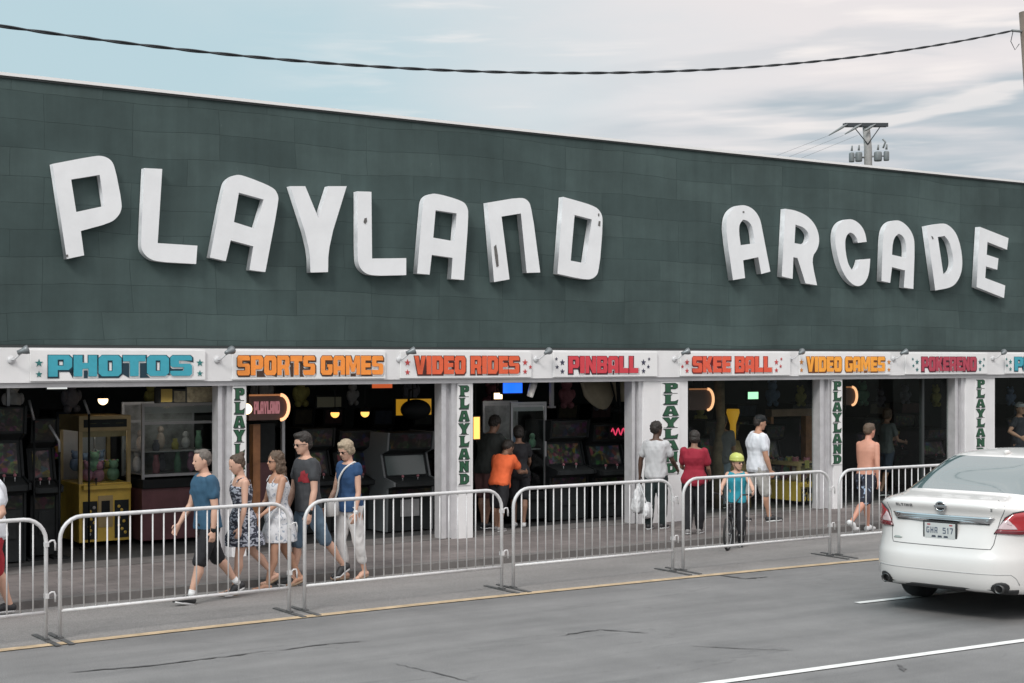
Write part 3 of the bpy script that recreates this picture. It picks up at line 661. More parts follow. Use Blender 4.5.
# ================================================================== CROWD BARRIERS
M_GALV = mat('galvanised_steel', (.60, .59, .59), .6, .2, var=.12, vscale=12)
M_FOOT = mat('barrier_foot_steel', (.10, .10, .10), .7, .3, var=.3)
BH = 1.11
def barrier_parts(root, L_, bars=20):
    r = .2; z1 = BH - .018; zb = .255
    pts = [(0.018, 0, .03), (0.018, 0, z1 - r)]
    for i in range(1, 7): a = R(180 - 15 * i); pts.append((.018 + r + r * math.cos(a), 0, z1 - r + r * math.sin(a)))
    for i in range(0, 6): a = R(90 - 15 * i); pts.append((L_ - .018 - r + r * math.cos(a), 0, z1 - r + r * math.sin(a)))
    pts += [(L_ - .018, 0, z1 - r), (L_ - .018, 0, .03)]
    mb = MB(); mb.tube(pts, .0185, M_GALV, 10); mb.tube([(.02, 0, zb), (L_ - .02, 0, zb)], .0165, M_GALV, 8); mb.build('frame', root)
    for i in range(bars):
        x = .018 + (L_ - .036) * (i + 1) / (bars + 1); e = min(x - .018, L_ - .018 - x); zt = z1 if e >= r else z1 - r + math.sqrt(max(0, r * r - (r - e) ** 2))
        mb = MB(); mb.tube([(x, 0, zb), (x, 0, zt)], .0074, M_GALV, 8); mb.build('bar', root)
    for x in (.018, L_ - .018):
        mb = MB(); mb.box(x - .025, x + .025, -.32, .32, .004, .016, M_FOOT); mb.box(x - .02, x + .02, -.05, .05, .016, .03, M_FOOT); mb.build('foot', root, bevel=.003)
    for z in (.40, .86):
        mb = MB(); mb.tube([(L_ - .018, 0, z), (L_ + .03, 0, z + .03), (L_ + .055, 0, z + .03), (L_ + .065, 0, z), (L_ + .065, 0, z - .06)], .009, M_GALV, 8)
        mb.box(L_ - .03, L_ - .0, -.03, .03, z - .02, z + .02, M_GALV); mb.build('hook', root)
import numpy as np
_fl = np.polyfit([p.x for p in _f], [p.y for p in _f], 2)
def fpt(px):   # fence line point seen at px
    k = (px - 512) / F; a, b = -12.0, 16.0
    g = lambda X: X - k * float(np.polyval(_fl, X))
    for _ in range(50):
        c = (a + b) / 2
        if g(c) > 0: b = c
        else: a = c
    return Vector((a, float(np.polyval(_fl, a)), 0))
BL_ = ['steel crowd barrier cut off by the left edge of the photo', 'steel crowd barrier in front of the man in the blue shirt',
       'steel crowd barrier in front of the woman with the white shoulder bag', 'steel crowd barrier in front of the pinball bay, between two open gaps',
       'steel crowd barrier in front of the child in the yellow helmet', 'steel crowd barrier beside the shirtless man, its right end behind the white car']
SP = [(None, 48), (58, 291), (303, 503), (512, 674), (682, 831), (838, 956)]
for k, (a, b_) in enumerate(SP):
    B = fpt(b_)
    if a is None: A = B + (fpt(-60) - B).normalized() * 2.45
    else: A = fpt(a)
    if k == 5: B = A + (B - A).normalized() * 2.5
    Lb = (B - A).length
    r = thing('crowd_barrier', tuple(A), math.atan2(B.y - A.y, B.x - A.x), BL_[k], 'barrier', 'steel crowd barriers along the road edge')
    barrier_parts(r, Lb, 20)
# ================================================================== INSIDE THE BAYS
M_BLK = mat('black_laminate', (.012, .014, .015), .6, spec=.2, var=.3, vscale=4)
M_BLK2 = mat('charcoal_laminate', (.022, .025, .026), .7, spec=.2, var=.3, vscale=4)
M_YLW = mat('yellow_cabinet', (.62, .42, .07), .45, var=.18, vscale=4)
M_YLWD = mat('ochre_cabinet_frame', (.36, .27, .13), .5, var=.2, vscale=4)
M_GRYM = mat('grey_metal_frame', (.34, .34, .345), .4, .4, var=.1)
M_MAROON = mat('maroon_panel', (.12, .045, .05), .5, var=.3, vscale=4)
M_WOODO = mat('orange_wood', (.30, .13, .05), .5, var=.3, vscale=7)
M_CREAM = mat('cream_panel', (.42, .36, .26), .7, var=.15)
M_SCR = mat('dim_screen', (.008, .010, .012), .35, emit=(.05, .08, .09), es=.12)
M_SCRB = mat('blue_screen', (.01, .03, .2), .2, emit=(.012, .12, 1.0), es=1.3)
M_AMB = mat('amber_lamp', (.5, .25, .05), .4, emit=(1.0, .50, .12), es=1.3)
M_AMB2 = mat('warm_bulb', (.8, .6, .3), .4, emit=(1.0, .72, .42), es=2.2)
M_TUBEL = mat('warm_neon_tube', (.8, .5, .3), .4, emit=(1.0, .50, .25), es=1.0)
M_GRNL = mat('green_lit_sign', (.1, .4, .2), .4, emit=(.45, .95, .55), es=1.2)
M_REDL = mat('red_neon_letters', (.4, .02, .05), .4, emit=(.75, .05, .12), es=.7)
M_WHL = mat('white_lit_diffuser', (.7, .7, .7), .4, emit=(.85, .88, .86), es=.6)
M_STRIP = mat('display_light_strip', (.7, .7, .7), .4, emit=(1, .93, .85), es=4.5)  # inner lamp assumed for the claw machine, added to brighten the cases
M_PINKL = mat('dim_pink_letters', (.4, .2, .22), .5, emit=(.45, .16, .18), es=.35)
def art(name, amp, emis=0.0, scale=7.0, seed=0.0):
    m = mat(name, (.02, .02, .02), .5); N = m.node_tree.nodes; L = m.node_tree.links; b = N['Principled BSDF']
    tc = N.new('ShaderNodeTexCoord'); mp = N.new('ShaderNodeMapping'); mp.inputs['Location'].default_value = (seed, seed * 2, seed); L.new(tc.outputs['Object'], mp.inputs[0])
    n = N.new('ShaderNodeTexNoise'); n.inputs['Scale'].default_value = scale; n.inputs['Detail'].default_value = 5; n.inputs['Distortion'].default_value = 1.5; L.new(mp.outputs[0], n.inputs['Vector'])
    vo = N.new('ShaderNodeTexVoronoi'); vo.inputs['Scale'].default_value = scale * 2.2; L.new(mp.outputs[0], vo.inputs['Vector'])
    mr = N.new('ShaderNodeMapRange'); L.new(n.outputs[0], mr.inputs[0]); mr.inputs[1].default_value = .42; mr.inputs[2].default_value = .62; mr.inputs[3].default_value = .08; mr.inputs[4].default_value = 1
    ml = N.new('ShaderNodeVectorMath'); ml.operation = 'MULTIPLY'; L.new(vo.outputs['Color'], ml.inputs[0]); ml.inputs[1].default_value = (amp, amp * .82, amp * .7)
    sc = N.new('ShaderNodeVectorMath'); sc.operation = 'SCALE'; L.new(ml.outputs[0], sc.inputs[0]); L.new(mr.outputs[0], sc.inputs['Scale'])
    L.new(sc.outputs[0], b.inputs['Base Color'])
    if emis: L.new(sc.outputs[0], b.inputs['Emission Color']); b.inputs['Emission Strength'].default_value = emis
    return m
M_ARTS = [art('printed_artwork_%d' % i, .07, 0, 5 + i, i * 3.1) for i in range(4)]
M_SCRS = [art('game_screen_%d' % i, .07, .35, 5 + i, i * 1.7) for i in range(4)]
plush_cols = [(.30,.12,.14), (.14,.20,.30), (.40,.34,.30), (.28,.26,.08), (.12,.24,.16), (.34,.16,.24), (.40,.40,.40), (.10,.10,.12)]
M_PL = [mat('plush_%s' % n, c, .9, var=.2, vscale=20) for n, c in zip(('red','blue','beige','mustard','green','pink','white','black'), plush_cols)]

def bay(a, b, inn, name, label, cat, group=None, z=SW):
    A, B = wpos(wX(a, -inn), -inn), wpos(wX(b, -inn), -inn)
    r = thing(name, (A.x, A.y, z), math.atan2(B.y - A.y, B.x - A.x), label, cat, group); return r, (B - A).length, lambda py: wz((a + b) / 2, py, -inn) - z

def claw(a, b, inn, ytop, yglass0, yglass1, label, group='claw machines in the bays', dull=False):
    r, W, hz = bay(a, b, inn, 'claw_machine', label, 'claw machine', group)
    T = hz(ytop); g0 = hz(yglass1); g1 = hz(yglass0); D = .85
    body = M_YLW; fr = M_YLWD
    mb = MB(); mb.box(0, W, 0, D, .06, g0, body); mb.build('cabinet', r, bevel=.01)
    mb = MB()
    for x in (0, W - .05):
        for y in (.005, D - .055): mb.box(x + .002, x + .048, y, y + .05, g0, g1, fr)
    mb.build('frame', r)
    mb = MB(); mb.box(.0, W, 0, D, g1, T, fr); mb.build('header', r, bevel=.01)
    mb = MB(); mb.box(.06, W - .06, -.012, -.002, g1 + .05, T - .05, M_BLK2)
    for i in range(3): mb.box(.12 + i * .18, .22 + i * .18, -.016, -.0125, g1 + .10, T - .10, M_PL[4 if i % 2 else 3])
    mb.build('header_panel', r)
    mb = MB(); mb.box(.055, W - .055, .012, .018, g0 + .002, g1 - .002, M_GLASS); mb.build('glass', r)
    mb = MB(); mb.box(.055, W - .055, D - .02, D - .012, g0 + .002, g1 - .002, M_GRYM); mb.build('back_panel', r)
    if not dull: mb = MB(); mb.box(W * .15, W * .85, .06, .10, g1 - .03, g1 - .005, M_STRIP); mb.build('light_strip', r)
    mb = MB(); mb.box(.055, W - .055, .022, .030, g1 - .075, g1 - .001, M_YLWD); mb.build('lamp_cover', r)
    random.seed(int(a))
    for i in range(14):
        mb = MB(); c = Vector((random.uniform(.13, W - .13), random.uniform(.15, D - .2), g0 + random.choice((.09, .10, .2, .22))))
        m = random.choice(M_PL); mb.ell(c, .085, .08, .095, m, 10, 7); mb.ell(c + Vector((0, -.02, .12)), .065, .06, .06, m, 10, 7); mb.ell(c + Vector((-.05, -.02, .17)), .022, .02, .022, m, 6, 5); mb.ell(c + Vector((.05, -.02, .17)), .022, .02, .022, m, 6, 5)
        mb.build('plush_toy', r)
    mb = MB(); mb.tube([(W / 2, D / 2, g1), (W / 2, D / 2, g1 - .25)], .012, M_GRYM)
    for k in range(3):
        q = R(120 * k); mb.tube([(W / 2, D / 2, g1 - .25), (W / 2 + .08 * math.cos(q), D / 2 + .08 * math.sin(q), g1 - .31), (W / 2 + .03 * math.cos(q), D / 2 + .03 * math.sin(q), g1 - .40)], .008, M_GRYM)
    mb.build('claw', r)
    mb = MB(); mb.box(W * .36, W * .64, -.014, -.002, g0 * .30, g0 * .80, M_YLWD); mb.box(W * .42, W * .58, -.02, -.0145, g0 * .50, g0 * .72, M_BLK); mb.build('coin_door', r)
    for x in (.05, W * .68):
        mb = MB(); mb.box(x, x + W * .27, -.013, -.002, g0 * .12, g0 * .72, M_BLK2)
        for i in range(8): mb.ell((x + W * .04 + random.random() * W * .2, -.014, g0 * (.2 + .06 * i)), .022, .006, .022, random.choice((M_YLW, M_PL[6], M_YLW)), 8, 5)
        mb.build('side_panel', r)
    mb = MB(); mb.box(.03, W - .03, -.10, -.001, g0 - .07, g0 - .02, body); mb.tube([(W * .3, -.05, g0 - .02), (W * .3, -.05, g0 + .05)], .008, M_BLK); mb.ell((W * .3, -.05, g0 + .06), .02, .02, .02, M_BLK, 8, 6); mb.build('control_shelf', r)
    return r
claw(79, 131, 1.9, 415.5, 431, 483, 'yellow claw machine full of plush toys behind the left barriers')
claw(799, 820, .7, 462, 466, 482, 'low yellow claw machine beside the column, behind the child', dull=True)

def case(a, b, inn, ytop, ysh, ybase, label, maroon=True):
    r, W, hz = bay(a, b, inn, 'display_case', label, 'display case', 'glass display cases in the bays')
    T = hz(ytop); S = hz(ysh); B0 = hz(ybase); D = .8; t = .035
    mb = MB(); mb.box(0, W, 0, D, .05, B0 - .12, M_MAROON if maroon else M_BLK2); mb.build('base_cabinet', r, bevel=.01)
    mb = MB(); mb.box(-.01, W + .01, -.06, D, B0 - .118, B0, M_BLK); mb.build('counter', r, bevel=.01)
    mb = MB()
    for x in (0, W - t):
        for y in (0, D - t): mb.box(x, x + t, y, y + t, B0 + .001, T, M_GRYM)
    for z in (T - t, S, B0 + .03): mb.box(t + .001, W - t - .001, .001, t - .001, z, z + t, M_GRYM); mb.box(t + .001, W - t - .001, D - t + .001, D - .001, z, z + t, M_GRYM)
    mb.build('frame', r)
    mb = MB(); mb.box(t + .002, W - t - .002, .012, .018, B0 + .07, T - t - .01, M_GLASS); mb.build('glass', r)
    mb = MB(); mb.box(t, W - t, D - .03, D - .02, B0 + .01, T - .01, mat('case_back', (.22, .23, .23), .5, var=.5, vscale=6)); mb.build('back_panel', r)
    mb = MB(); mb.box(W * .1, W * .9, .05, .08, T - t - .05, T - t - .015, M_STRIP); mb.build('light_strip', r)  # strip lamp added to brighten the case contents
    mb = MB(); mb.box(t + .01, W - t - .01, .022, .030, T - t - .10, T - t - .005, M_GRYM); mb.build('lamp_cover', r)
    random.seed(int(a) + 3)
    for lvl in (B0 + .06, (B0 + S) / 2):
        mb = MB(); mb.box(t, W - t, .1, D - .05, lvl - .012, lvl, M_GRYM); mb.build('shelf', r)
        n = int(W / .16)
        for i in range(n):
            mb = MB(); c = Vector((.1 + i * (W - .2) / max(1, n - 1), random.uniform(.2, .5), lvl)); m = random.choice(M_PL); h = random.uniform(.14, .30)
            if i % 2: mb.lathe([(0, 0), (.045, 0), (.05, h * .5), (.03, h * .8), (.035, h), (0, h)], m, 12, Matrix.Translation(c))
            else: mb.ell(c + Vector((0, 0, h * .4)), .06, .055, h * .4, m, 10, 7); mb.ell(c + Vector((0, 0, h * .9)), .045, .045, .05, m, 10, 7)
            mb.build('prize', r)
    return r
case(142, 216, 1.7, 403, 424, 478, 'grey framed glass prize case with maroon base behind the blue-shirted man')
r_ = case(511, 546.5, 1.0, 402, 407, 492, 'tall narrow glass cabinet right of the boy in orange', maroon=False)

def cabinet(a, b, inn, ytop, label, mq=None, scr=M_SCR, side=None, body=None, group='dark upright arcade machines'):
    body = body or M_BLK
    r, W, hz = bay(a, b, inn, 'arcade_machine', label, 'arcade machine', group); T = hz(ytop)
    k = T / 1.9
    prof = [(.0, .02), (-.02, .85 * k), (-.22, .90 * k), (-.22, .98 * k), (.06, 1.05 * k), (.16, 1.48 * k), (-.02, 1.56 * k), (-.06, T), (.62, T), (.72, 1.3 * k), (.72, .02)]
    for nm, x0, x1 in (('side_panel', 0, .03), ('side_panel', W - .03, W)):
        mb = MB(); n = len(prof); vs = [(x0, y, z) for y, z in prof] + [(x1, y, z) for y, z in prof]
        mb.add(vs, [tuple(range(n)), tuple(reversed(range(n, 2 * n)))] + [(j, j + n, (j + 1) % n + n, (j + 1) % n) for j in range(n)], side or body); mb.build(nm, r)
    inn_ = [(.02, .02), (0, .84 * k), (-.19, .89 * k), (-.19, .96 * k), (.08, 1.04 * k), (.18, 1.48 * k), (.0, 1.57 * k), (-.04, T - .01), (.61, T - .01), (.7, 1.3 * k), (.7, .02)]
    mb = MB(); n = len(inn_); x0, x1 = .031, W - .031; vs = [(x0, y, z) for y, z in inn_] + [(x1, y, z) for y, z in inn_]
    mb.add(vs, [tuple(range(n)), tuple(reversed(range(n, 2 * n)))] + [(j, j + n, (j + 1) % n + n, (j + 1) % n) for j in range(n)], M_BLK2 if body is M_BLK else body); mb.build('body', r)
    def quad(nm, p0, p1, m, ix=.07, e=.006):
        (y0, z0), (y1, z1) = p0, p1; d = Vector((0, y1 - y0, z1 - z0)).normalized(); nn = Vector((0, -d.z, d.y)) * e
        mb = MB(); v = []
        for s_ in (0, 1): v += [Vector((ix, y0, z0)) + nn * (s_ + .2), Vector((W - ix, y0, z0)) + nn * (s_ + .2), Vector((W - ix, y1, z1)) + nn * (s_ + .2), Vector((ix, y1, z1)) + nn * (s_ + .2)]
        mb.add(v, [(0, 1, 2, 3), (7, 6, 5, 4), (0, 4, 5, 1), (1, 5, 6, 2), (2, 6, 7, 3), (3, 7, 4, 0)], m); mb.build(nm, r)
    ai = int(a * 7 + b) % 4
    quad('screen', (.09, 1.08 * k), (.17, 1.44 * k), M_SCRS[ai] if scr is M_SCR else scr)
    quad('screen_bezel', (.075, 1.055 * k), (.09, 1.075 * k), M_BLK2)
    quad('front_artwork', (-.002, .66 * k), (-.018, .82 * k), M_ARTS[ai], .05)
    quad('marquee', (-.003, 1.60 * k), (-.037, T - .03), M_ARTS[(ai + 1) % 4] if (mq in (None, M_BLK2, M_MQD, M_MQR, M_MQB)) else mq, .05)
    mb = MB()
    for i in range(4): mb.ell((W * (.3 + .14 * i), -.06, .995 * k), .018, .018, .012, M_PL[i], 8, 5)
    mb.build('buttons', r) if False else None
    for x in (W * .3, W * .62):
        mb = MB(); mb.tube([(x, -.07, .98 * k), (x, -.07, 1.06 * k)], .008, M_GRYM, 6); mb.ell((x, -.07, 1.07 * k), .022, .022, .022, M_PL[0], 8, 6); mb.build('joystick', r)
    mb = MB(); mb.box(W * .3, W * .7, -.006, .0, .3 * k, .62 * k, M_GRYM if side else M_BLK2); mb.build('coin_door', r)
    return r
M_MQY = mat('amber_marquee', (.3, .2, .05), .4, emit=(.9, .60, .10), es=.55)
M_MQD = mat('dim_marquee', (.03, .03, .03), .4, emit=(.10, .12, .12), es=.15)
M_MQR = mat('dim_red_marquee', (.035, .018, .018), .4, emit=(.4, .05, .07), es=.12)
M_MQB = mat('dim_blue_marquee', (.02, .03, .05), .4, emit=(.05, .12, .3), es=.12)
cabinet(-8, 26, .9, 406, 'black arcade machine at the far left edge, dark bay')
cabinet(30, 58, 1.3, 418, 'black arcade machine left of the yellow claw machine, second from the edge', mq=M_MQD)
cabinet(300, 334, 1.5, 428, 'black arcade machine behind the tall man in the charcoal shirt', mq=M_BLK2)
cabinet(338, 374, 1.5, 430, 'black arcade machine behind the woman in the blue top', mq=M_BLK2)
cabinet(386, 433, 1.0, 432, 'dark arcade machine with a pale grey side, left of the second column', side=mat('pale_grey_side', (.13, .14, .145), .5), scr=mat('pale_screen', (.03, .04, .04), .2, emit=(.12, .15, .15), es=.1))
cabinet(549, 588, .9, 420, 'wide black arcade machine in the middle of the pinball bay', scr=M_SCR)
cabinet(592, 628, .9, 424, 'black arcade machine under the red neon word in the pinball bay', mq=M_MQR)
cabinet(478, 508, 2.4, 414, 'dark arcade machine in front of the boy in orange', mq=M_BLK2)
cabinet(703, 722, 1.8, 420, 'dark arcade machine behind the person in red', mq=M_MQR)
cabinet(764, 785, 1.6, 425, 'dark arcade machine right of the man in the white shirt', mq=M_MQD)
cabinet(862, 884, 2.0, 418, 'dark arcade machine behind the shirtless man', mq=M_MQD)
cabinet(893, 915, 2.2, 414, 'dark arcade machine behind glass right of the shirtless man', mq=M_MQD)
cabinet(926, 950, 1.6, 428, 'dark arcade machine next to the glass bay mullion above the car', mq=M_MQB)
# back rows, small and dim
row = 'back row of dim arcade machines'
for k, (a, inn, yt, m) in enumerate([(12, 4.5, 412, M_MQB), (52, 4.8, 410, M_BLK2), (258, 5.0, 410, M_BLK2), (292, 5.0, 408, M_MQR), (322, 5.0, 408, M_MQD), (372, 5.0, 409, M_MQB), (412, 5.0, 410, M_BLK2), (556, 5.0, 404, M_MQD), (590, 5.2, 404, M_MQB), (735, 5.0, 404, M_MQD), (790, 5.2, 403, M_MQD), (868, 5.0, 402, M_BLK2), (900, 5.2, 402, M_MQR), (1012, 4.0, 404, M_MQD)]):
    cabinet(a, a + 22, inn, yt, 'dim arcade machine standing in the unlit back row', mq=mat('faded_%d' % k, [(.05,.02,.02),(.02,.03,.05),(.04,.045,.04),(.05,.04,.02)][k % 4], .6, var=.5, vscale=12), group=row)

# lit rounded name signs
def lobed(px0, px1, y0, y1, inn, txt, label, arcside=True):
    r, W, hz = bay(px0, px1, inn, 'lit_sign', label, 'lit sign', 'rounded lit signs inside the bays', z=0)
    z0, z1 = hz(y1), hz(y0); h = z1 - z0
    poly = [(0, z0), (W - h * .35, z0)] + [(W - h * .35 + h * .35 * math.sin(R(a)), z0 + h / 2 - h / 2 * math.cos(R(a))) for a in range(15, 180, 15)] + [(W - h * .35, z1), (0, z1)]
    mb = MB(); mb.prism(poly, .0, .12, mat('sign_maroon_face', (.10, .05, .04), .5)); mb.build('panel', r)
    mb = MB(); mb.tube([(x, -.02, z) for x, z in poly[1:-1]], .022, M_TUBEL, 8); mb.tube([(0, -.01, z1), (W - h * .35, -.01, z1)], .012, mat('dim_tube', (.3, .15, .08), .5, emit=(.5, .2, .08), es=.4), 6); mb.build('neon_tube', r)
    if txt:
        g = word_polys(txt, W * .66, h * .5); place_flat([[(x + W * .12, z + z0 + h * .25) for x, z in p] for p in P3(g)], .004, M_PINKL, 'lettering', r, .008)
    mb = MB(); mb.tube([(W * .3, .06, z1), (W * .3, .06, 2.94)], .012, M_BLK, 6); mb.tube([(W * .7, .06, z1), (W * .7, .06, 2.94)], .012, M_BLK, 6); mb.build('hanger', r)
    return r
lobed(249, 288, 395, 420, .6, 'PLAYLAND', 'rounded lit sign with dim pink PLAYLAND lettering beside the first column')
lobed(689, 712.5, 389, 410, 1.0, '', 'rounded warm neon sign hanging at the left of the skee ball bay')
lobed(846, 856, 387, 405, 1.0, '', 'orange neon arc sign hanging beside the video games column')
def booth():
    r, W, hz = bay(249, 285, .9, 'photo_booth', 'dark booth with an orange post under the rounded PLAYLAND sign', 'booth'); T = hz(424)
    mb = MB(); mb.box(0, W, .3, 1.3, 0, T, M_BLK2); mb.build('body', r, bevel=.01)
    mb = MB(); mb.box(.05, .15, -.02, .1, 0, T, M_WOODO); mb.build('post', r)
    mb = MB(); mb.box(W - .04, W, 0, .05, 0, T + .05, M_GRYM); mb.build('post', r)
    mb = MB(); mb.box(.0, W, .28, .299, .5, 1.05, M_MAROON); mb.build('panel', r)
booth()
# lamps
def bulb(px, py, inn, rad, m, name, label, cat='lamp', shade=None):
    X = wX(px, -inn); p = wpos(X, -inn); z = wz(px, py, -inn); r = thing(name, (p.x, p.y, z), wrot(X), label, cat)
    mb = MB(); mb.ell((0, 0, 0), rad, rad, rad, m, 14, 10); mb.build('bulb', r)
    mb = MB(); mb.tube([(0, 0, rad * .9), (0, 0, 2.94 - z)], .008, M_BLK, 6); mb.build('cord', r)
    if shade:
        mb = MB(); mb.lathe([(0, rad * 1.5), (rad * .4, rad * 1.5), (rad * 1.5, rad * .4), (rad * 1.55, rad * .3), (rad * .4, rad * 1.35), (0, rad * 1.4)], shade, 18); mb.build('shade', r)
bulb(246.5, 409, .35, .07, M_AMB2, 'globe_lamp', 'glowing round bulb at the left end of the PLAYLAND lit sign')
bulb(103, 400, 2.0, .065, M_AMB2, 'pendant_lamp', 'small warm pendant lamp above the yellow claw machine', shade=M_BLK)
bulb(335, 413.5, 1.2, .06, M_AMB, 'pendant_lamp', 'left one of two amber lamps in black shades, behind the tall man', shade=M_BLK)
bulb(365, 413, 1.2, .06, M_AMB, 'pendant_lamp', 'right one of two amber lamps in black shades, above the blonde woman', shade=M_BLK)
bulb(552, 430, .7, .018, mat('cold_spot', (.6,.7,.8), .4, emit=(.5, .7, 1.0), es=2.0), 'pendant_lamp', 'tiny cold white lamp in the pinball bay') if False else None
def plate(px0, px1, y0, y1, inn, m, name, label, cat, frame=M_BLK, hang=True, dep=.06):
    r, W, hz = bay(px0, px1, inn, name, label, cat, z=0); z0, z1 = hz(y1), hz(y0)
    mb = MB(); mb.box(-.02, W + .02, .0, dep, z0 - .02, z1 + .02, frame); mb.build('housing', r, bevel=.006)
    mb = MB(); mb.box(0, W, -.008, -.001, z0, z1, m); mb.build('face', r)
    if hang:
        mb = MB(); mb.tube([(W / 2, dep / 2, z1 + .02), (W / 2, dep / 2, 2.94)], .012, M_BLK, 6); mb.build('bracket', r)
    return r
plate(503, 522, 383, 393, 1.5, M_SCRB, 'wall_monitor', 'bright blue monitor hanging at the top of the video rides bay', 'monitor')
plate(748, 758, 392, 399, 3.0, M_GRNL, 'exit_sign', 'small green lit sign above the man in the white shirt', 'lit sign')
plate(47, 67, 386.5, 389, 1.6, M_WHL, 'ceiling_light', 'thin white light fitting near the ceiling of the leftmost bay', 'light fitting')
plate(494, 502, 393, 399, 1.8, M_AMB2, 'wall_lamp', 'small pale yellow lamp left of the blue monitor', 'lamp')
plate(473.5, 479.5, 417, 439, .5, M_AMB, 'orange_sign', 'narrow orange lit panel right of the second column', 'lit sign', hang=True)
plate(396, 431, 399, 415, 1.6, mat('amber_panel', (.42, .26, .03), .5, emit=(1, .50, .03), es=.22), 'amber_panel', 'wide amber panel behind the black dome, upper right of the sports games bay', 'panel')
plate(372, 392, 383, 388, 1.4, mat('orange_red_panel', (.5, .1, .03), .5, emit=(1, .18, .05), es=.35), 'red_panel', 'flat orange-red panel at the top of the sports games bay', 'panel')
plate(317, 341, 397, 407, 2.2, mat('khaki_panel', (.22, .22, .15), .6), 'header_panel', 'khaki header panel above the amber lamps', 'panel')
plate(161, 172, 389, 402, 1.8, mat('mustard_box', (.34, .25, .06), .6), 'prize_box', 'mustard box on top of the glass prize case', 'box', hang=False, frame=M_BLK2, dep=.2)
plate(187, 212, 387, 402, 2.0, mat('khaki_box', (.17, .15, .10), .8, var=.5, vscale=14), 'prize_box', 'wide khaki box on top of the glass prize case', 'box', hang=False, frame=M_BLK2, dep=.2)
plate(174, 185, 391, 402, 2.0, mat('olive_box', (.10, .09, .06), .8, var=.5, vscale=14), 'prize_box', 'small olive box between the mustard and khaki boxes', 'box', hang=False, frame=M_BLK2, dep=.2)
# amber disc
def disc():
    X = wX(403, -1.6); p = wpos(X, -1.6); z = wz(403, 408, -1.6); r = thing('hanging_dome', (p.x, p.y, z), wrot(X), 'black hooped dome hanging in front of the wide amber panel', 'hanging dome')
    mb = MB(); mb.ell((.12, -.16, -.02), .24, .15, .15, M_BLK, 20, 12); mb.tube([(0, -.16, .1), (.02, -.16, .26), (.16, -.16, .30), (.22, -.16, .1)], .018, M_BLK); mb.build('dome', r)
    mb = MB(); mb.tube([(.14, -.16, .30), (.14, -.16, 2.94 - z)], .01, M_BLK, 6); mb.build('cord', r)
disc()
# red neon word (two blurred short rows) -> a neon script bar sign
def neon():
    r, W, hz = bay(611, 631, .8, 'neon_sign', 'red neon word glowing at the right end of the pinball bay', 'neon sign', z=0); z0, z1 = hz(436), hz(427)
    mb = MB(); mb.box(-.02, W + .02, .01, .05, z0 - .02, z1 + .02, M_BLK); mb.build('housing', r)
    pts = []; n = 46
    for i in range(n): t = i / (n - 1); pts.append((W * t, -.012, (z0 + z1) / 2 + (z1 - z0) * .38 * math.sin(t * 24) * (1 if i % 2 else .8)))
    mb = MB(); mb.tube(pts, .011, M_REDL, 6); mb.build('tube', r)
    mb = MB(); mb.tube([(W / 2, .03, z1 + .02), (W / 2, .03, 2.94)], .008, M_BLK, 6); mb.build('bracket', r)
neon()
# cream curved canopy panels at the top right of the pinball bay
def canopy():
    r, W, hz = bay(585, 631, 1.3, 'ride_canopy', 'cream arched canopy of a ride under the ceiling of the pinball bay', 'ride canopy', z=0); z0, z1 = hz(409), hz(380)
    for nm, xa, xb in (('canopy_panel', 0, W * .62), ('canopy_panel', W * .70, W)):
        n = 10; rings = []
        for i in range(n + 1):
            t = i / n; x = xa + (xb - xa) * t
            lo = z0 + (z1 - z0) * (.45 * abs(2 * t - 1) ** 2 if xa == 0 else .25)
            rings.append([(x, -.0 - .1 * math.sin(math.pi * t), lo), (x, .03 - .1 * math.sin(math.pi * t), lo), (x, .2, z1 + .1), (x, .17, z1 + .1)])
        mb = MB(); mb.loft(rings, M_CREAM, True); mb.build(nm, r)
    mb = MB(); mb.tube([(W * .66, -.1, z0), (W * .70, 0, z1), (W * .72, .1, 2.94)], .03, M_BLK); mb.ell((W * .6, -.1, z0 - .02), .1, .08, .05, M_BLK, 12, 8); mb.build('support_arm', r)
canopy()
def post(px, ya, yb, inn, m, label):
    r, W, hz = bay(px, px + 3, inn, 'support_post', label, 'post', z=0)
    mb = MB(); mb.box(0, W, 0, .05, hz(yb), 2.95, m); mb.build('shaft', r); mb = MB(); mb.box(-.02, W + .02, -.02, .07, hz(yb) - .03, hz(yb) - .001, m); mb.build('end_plate', r)
post(551, 380, 406, 1.2, M_GRYM, 'grey post hanging from the ceiling right of the tall glass cabinet')
post(7, 385, 407, 1.2, M_GRYM, 'grey post hanging from the ceiling at the left photo edge')
def spot_lamp(px, py, inn, label):
    X = wX(px, -inn); p = wpos(X, -inn); z = wz(px, py, -inn); r = thing('spot_lamp', (p.x, p.y, z), wrot(X), label, 'lamp')
    mb = MB(); mb.lathe([(0, -.12), (.05, -.12), (.06, .05), (.052, .12), (0, .10)], M_LAMPW, 16, Matrix.Rotation(R(20), 4, 'Y')); mb.build('housing', r)
    mb = MB(); mb.tube([(0, 0, .1), (0, 0, 2.94 - z)], .012, M_BLK, 6); mb.build('arm', r)
spot_lamp(532, 389, 1.2, 'white tube-shaped spot lamp right of the blue monitor')
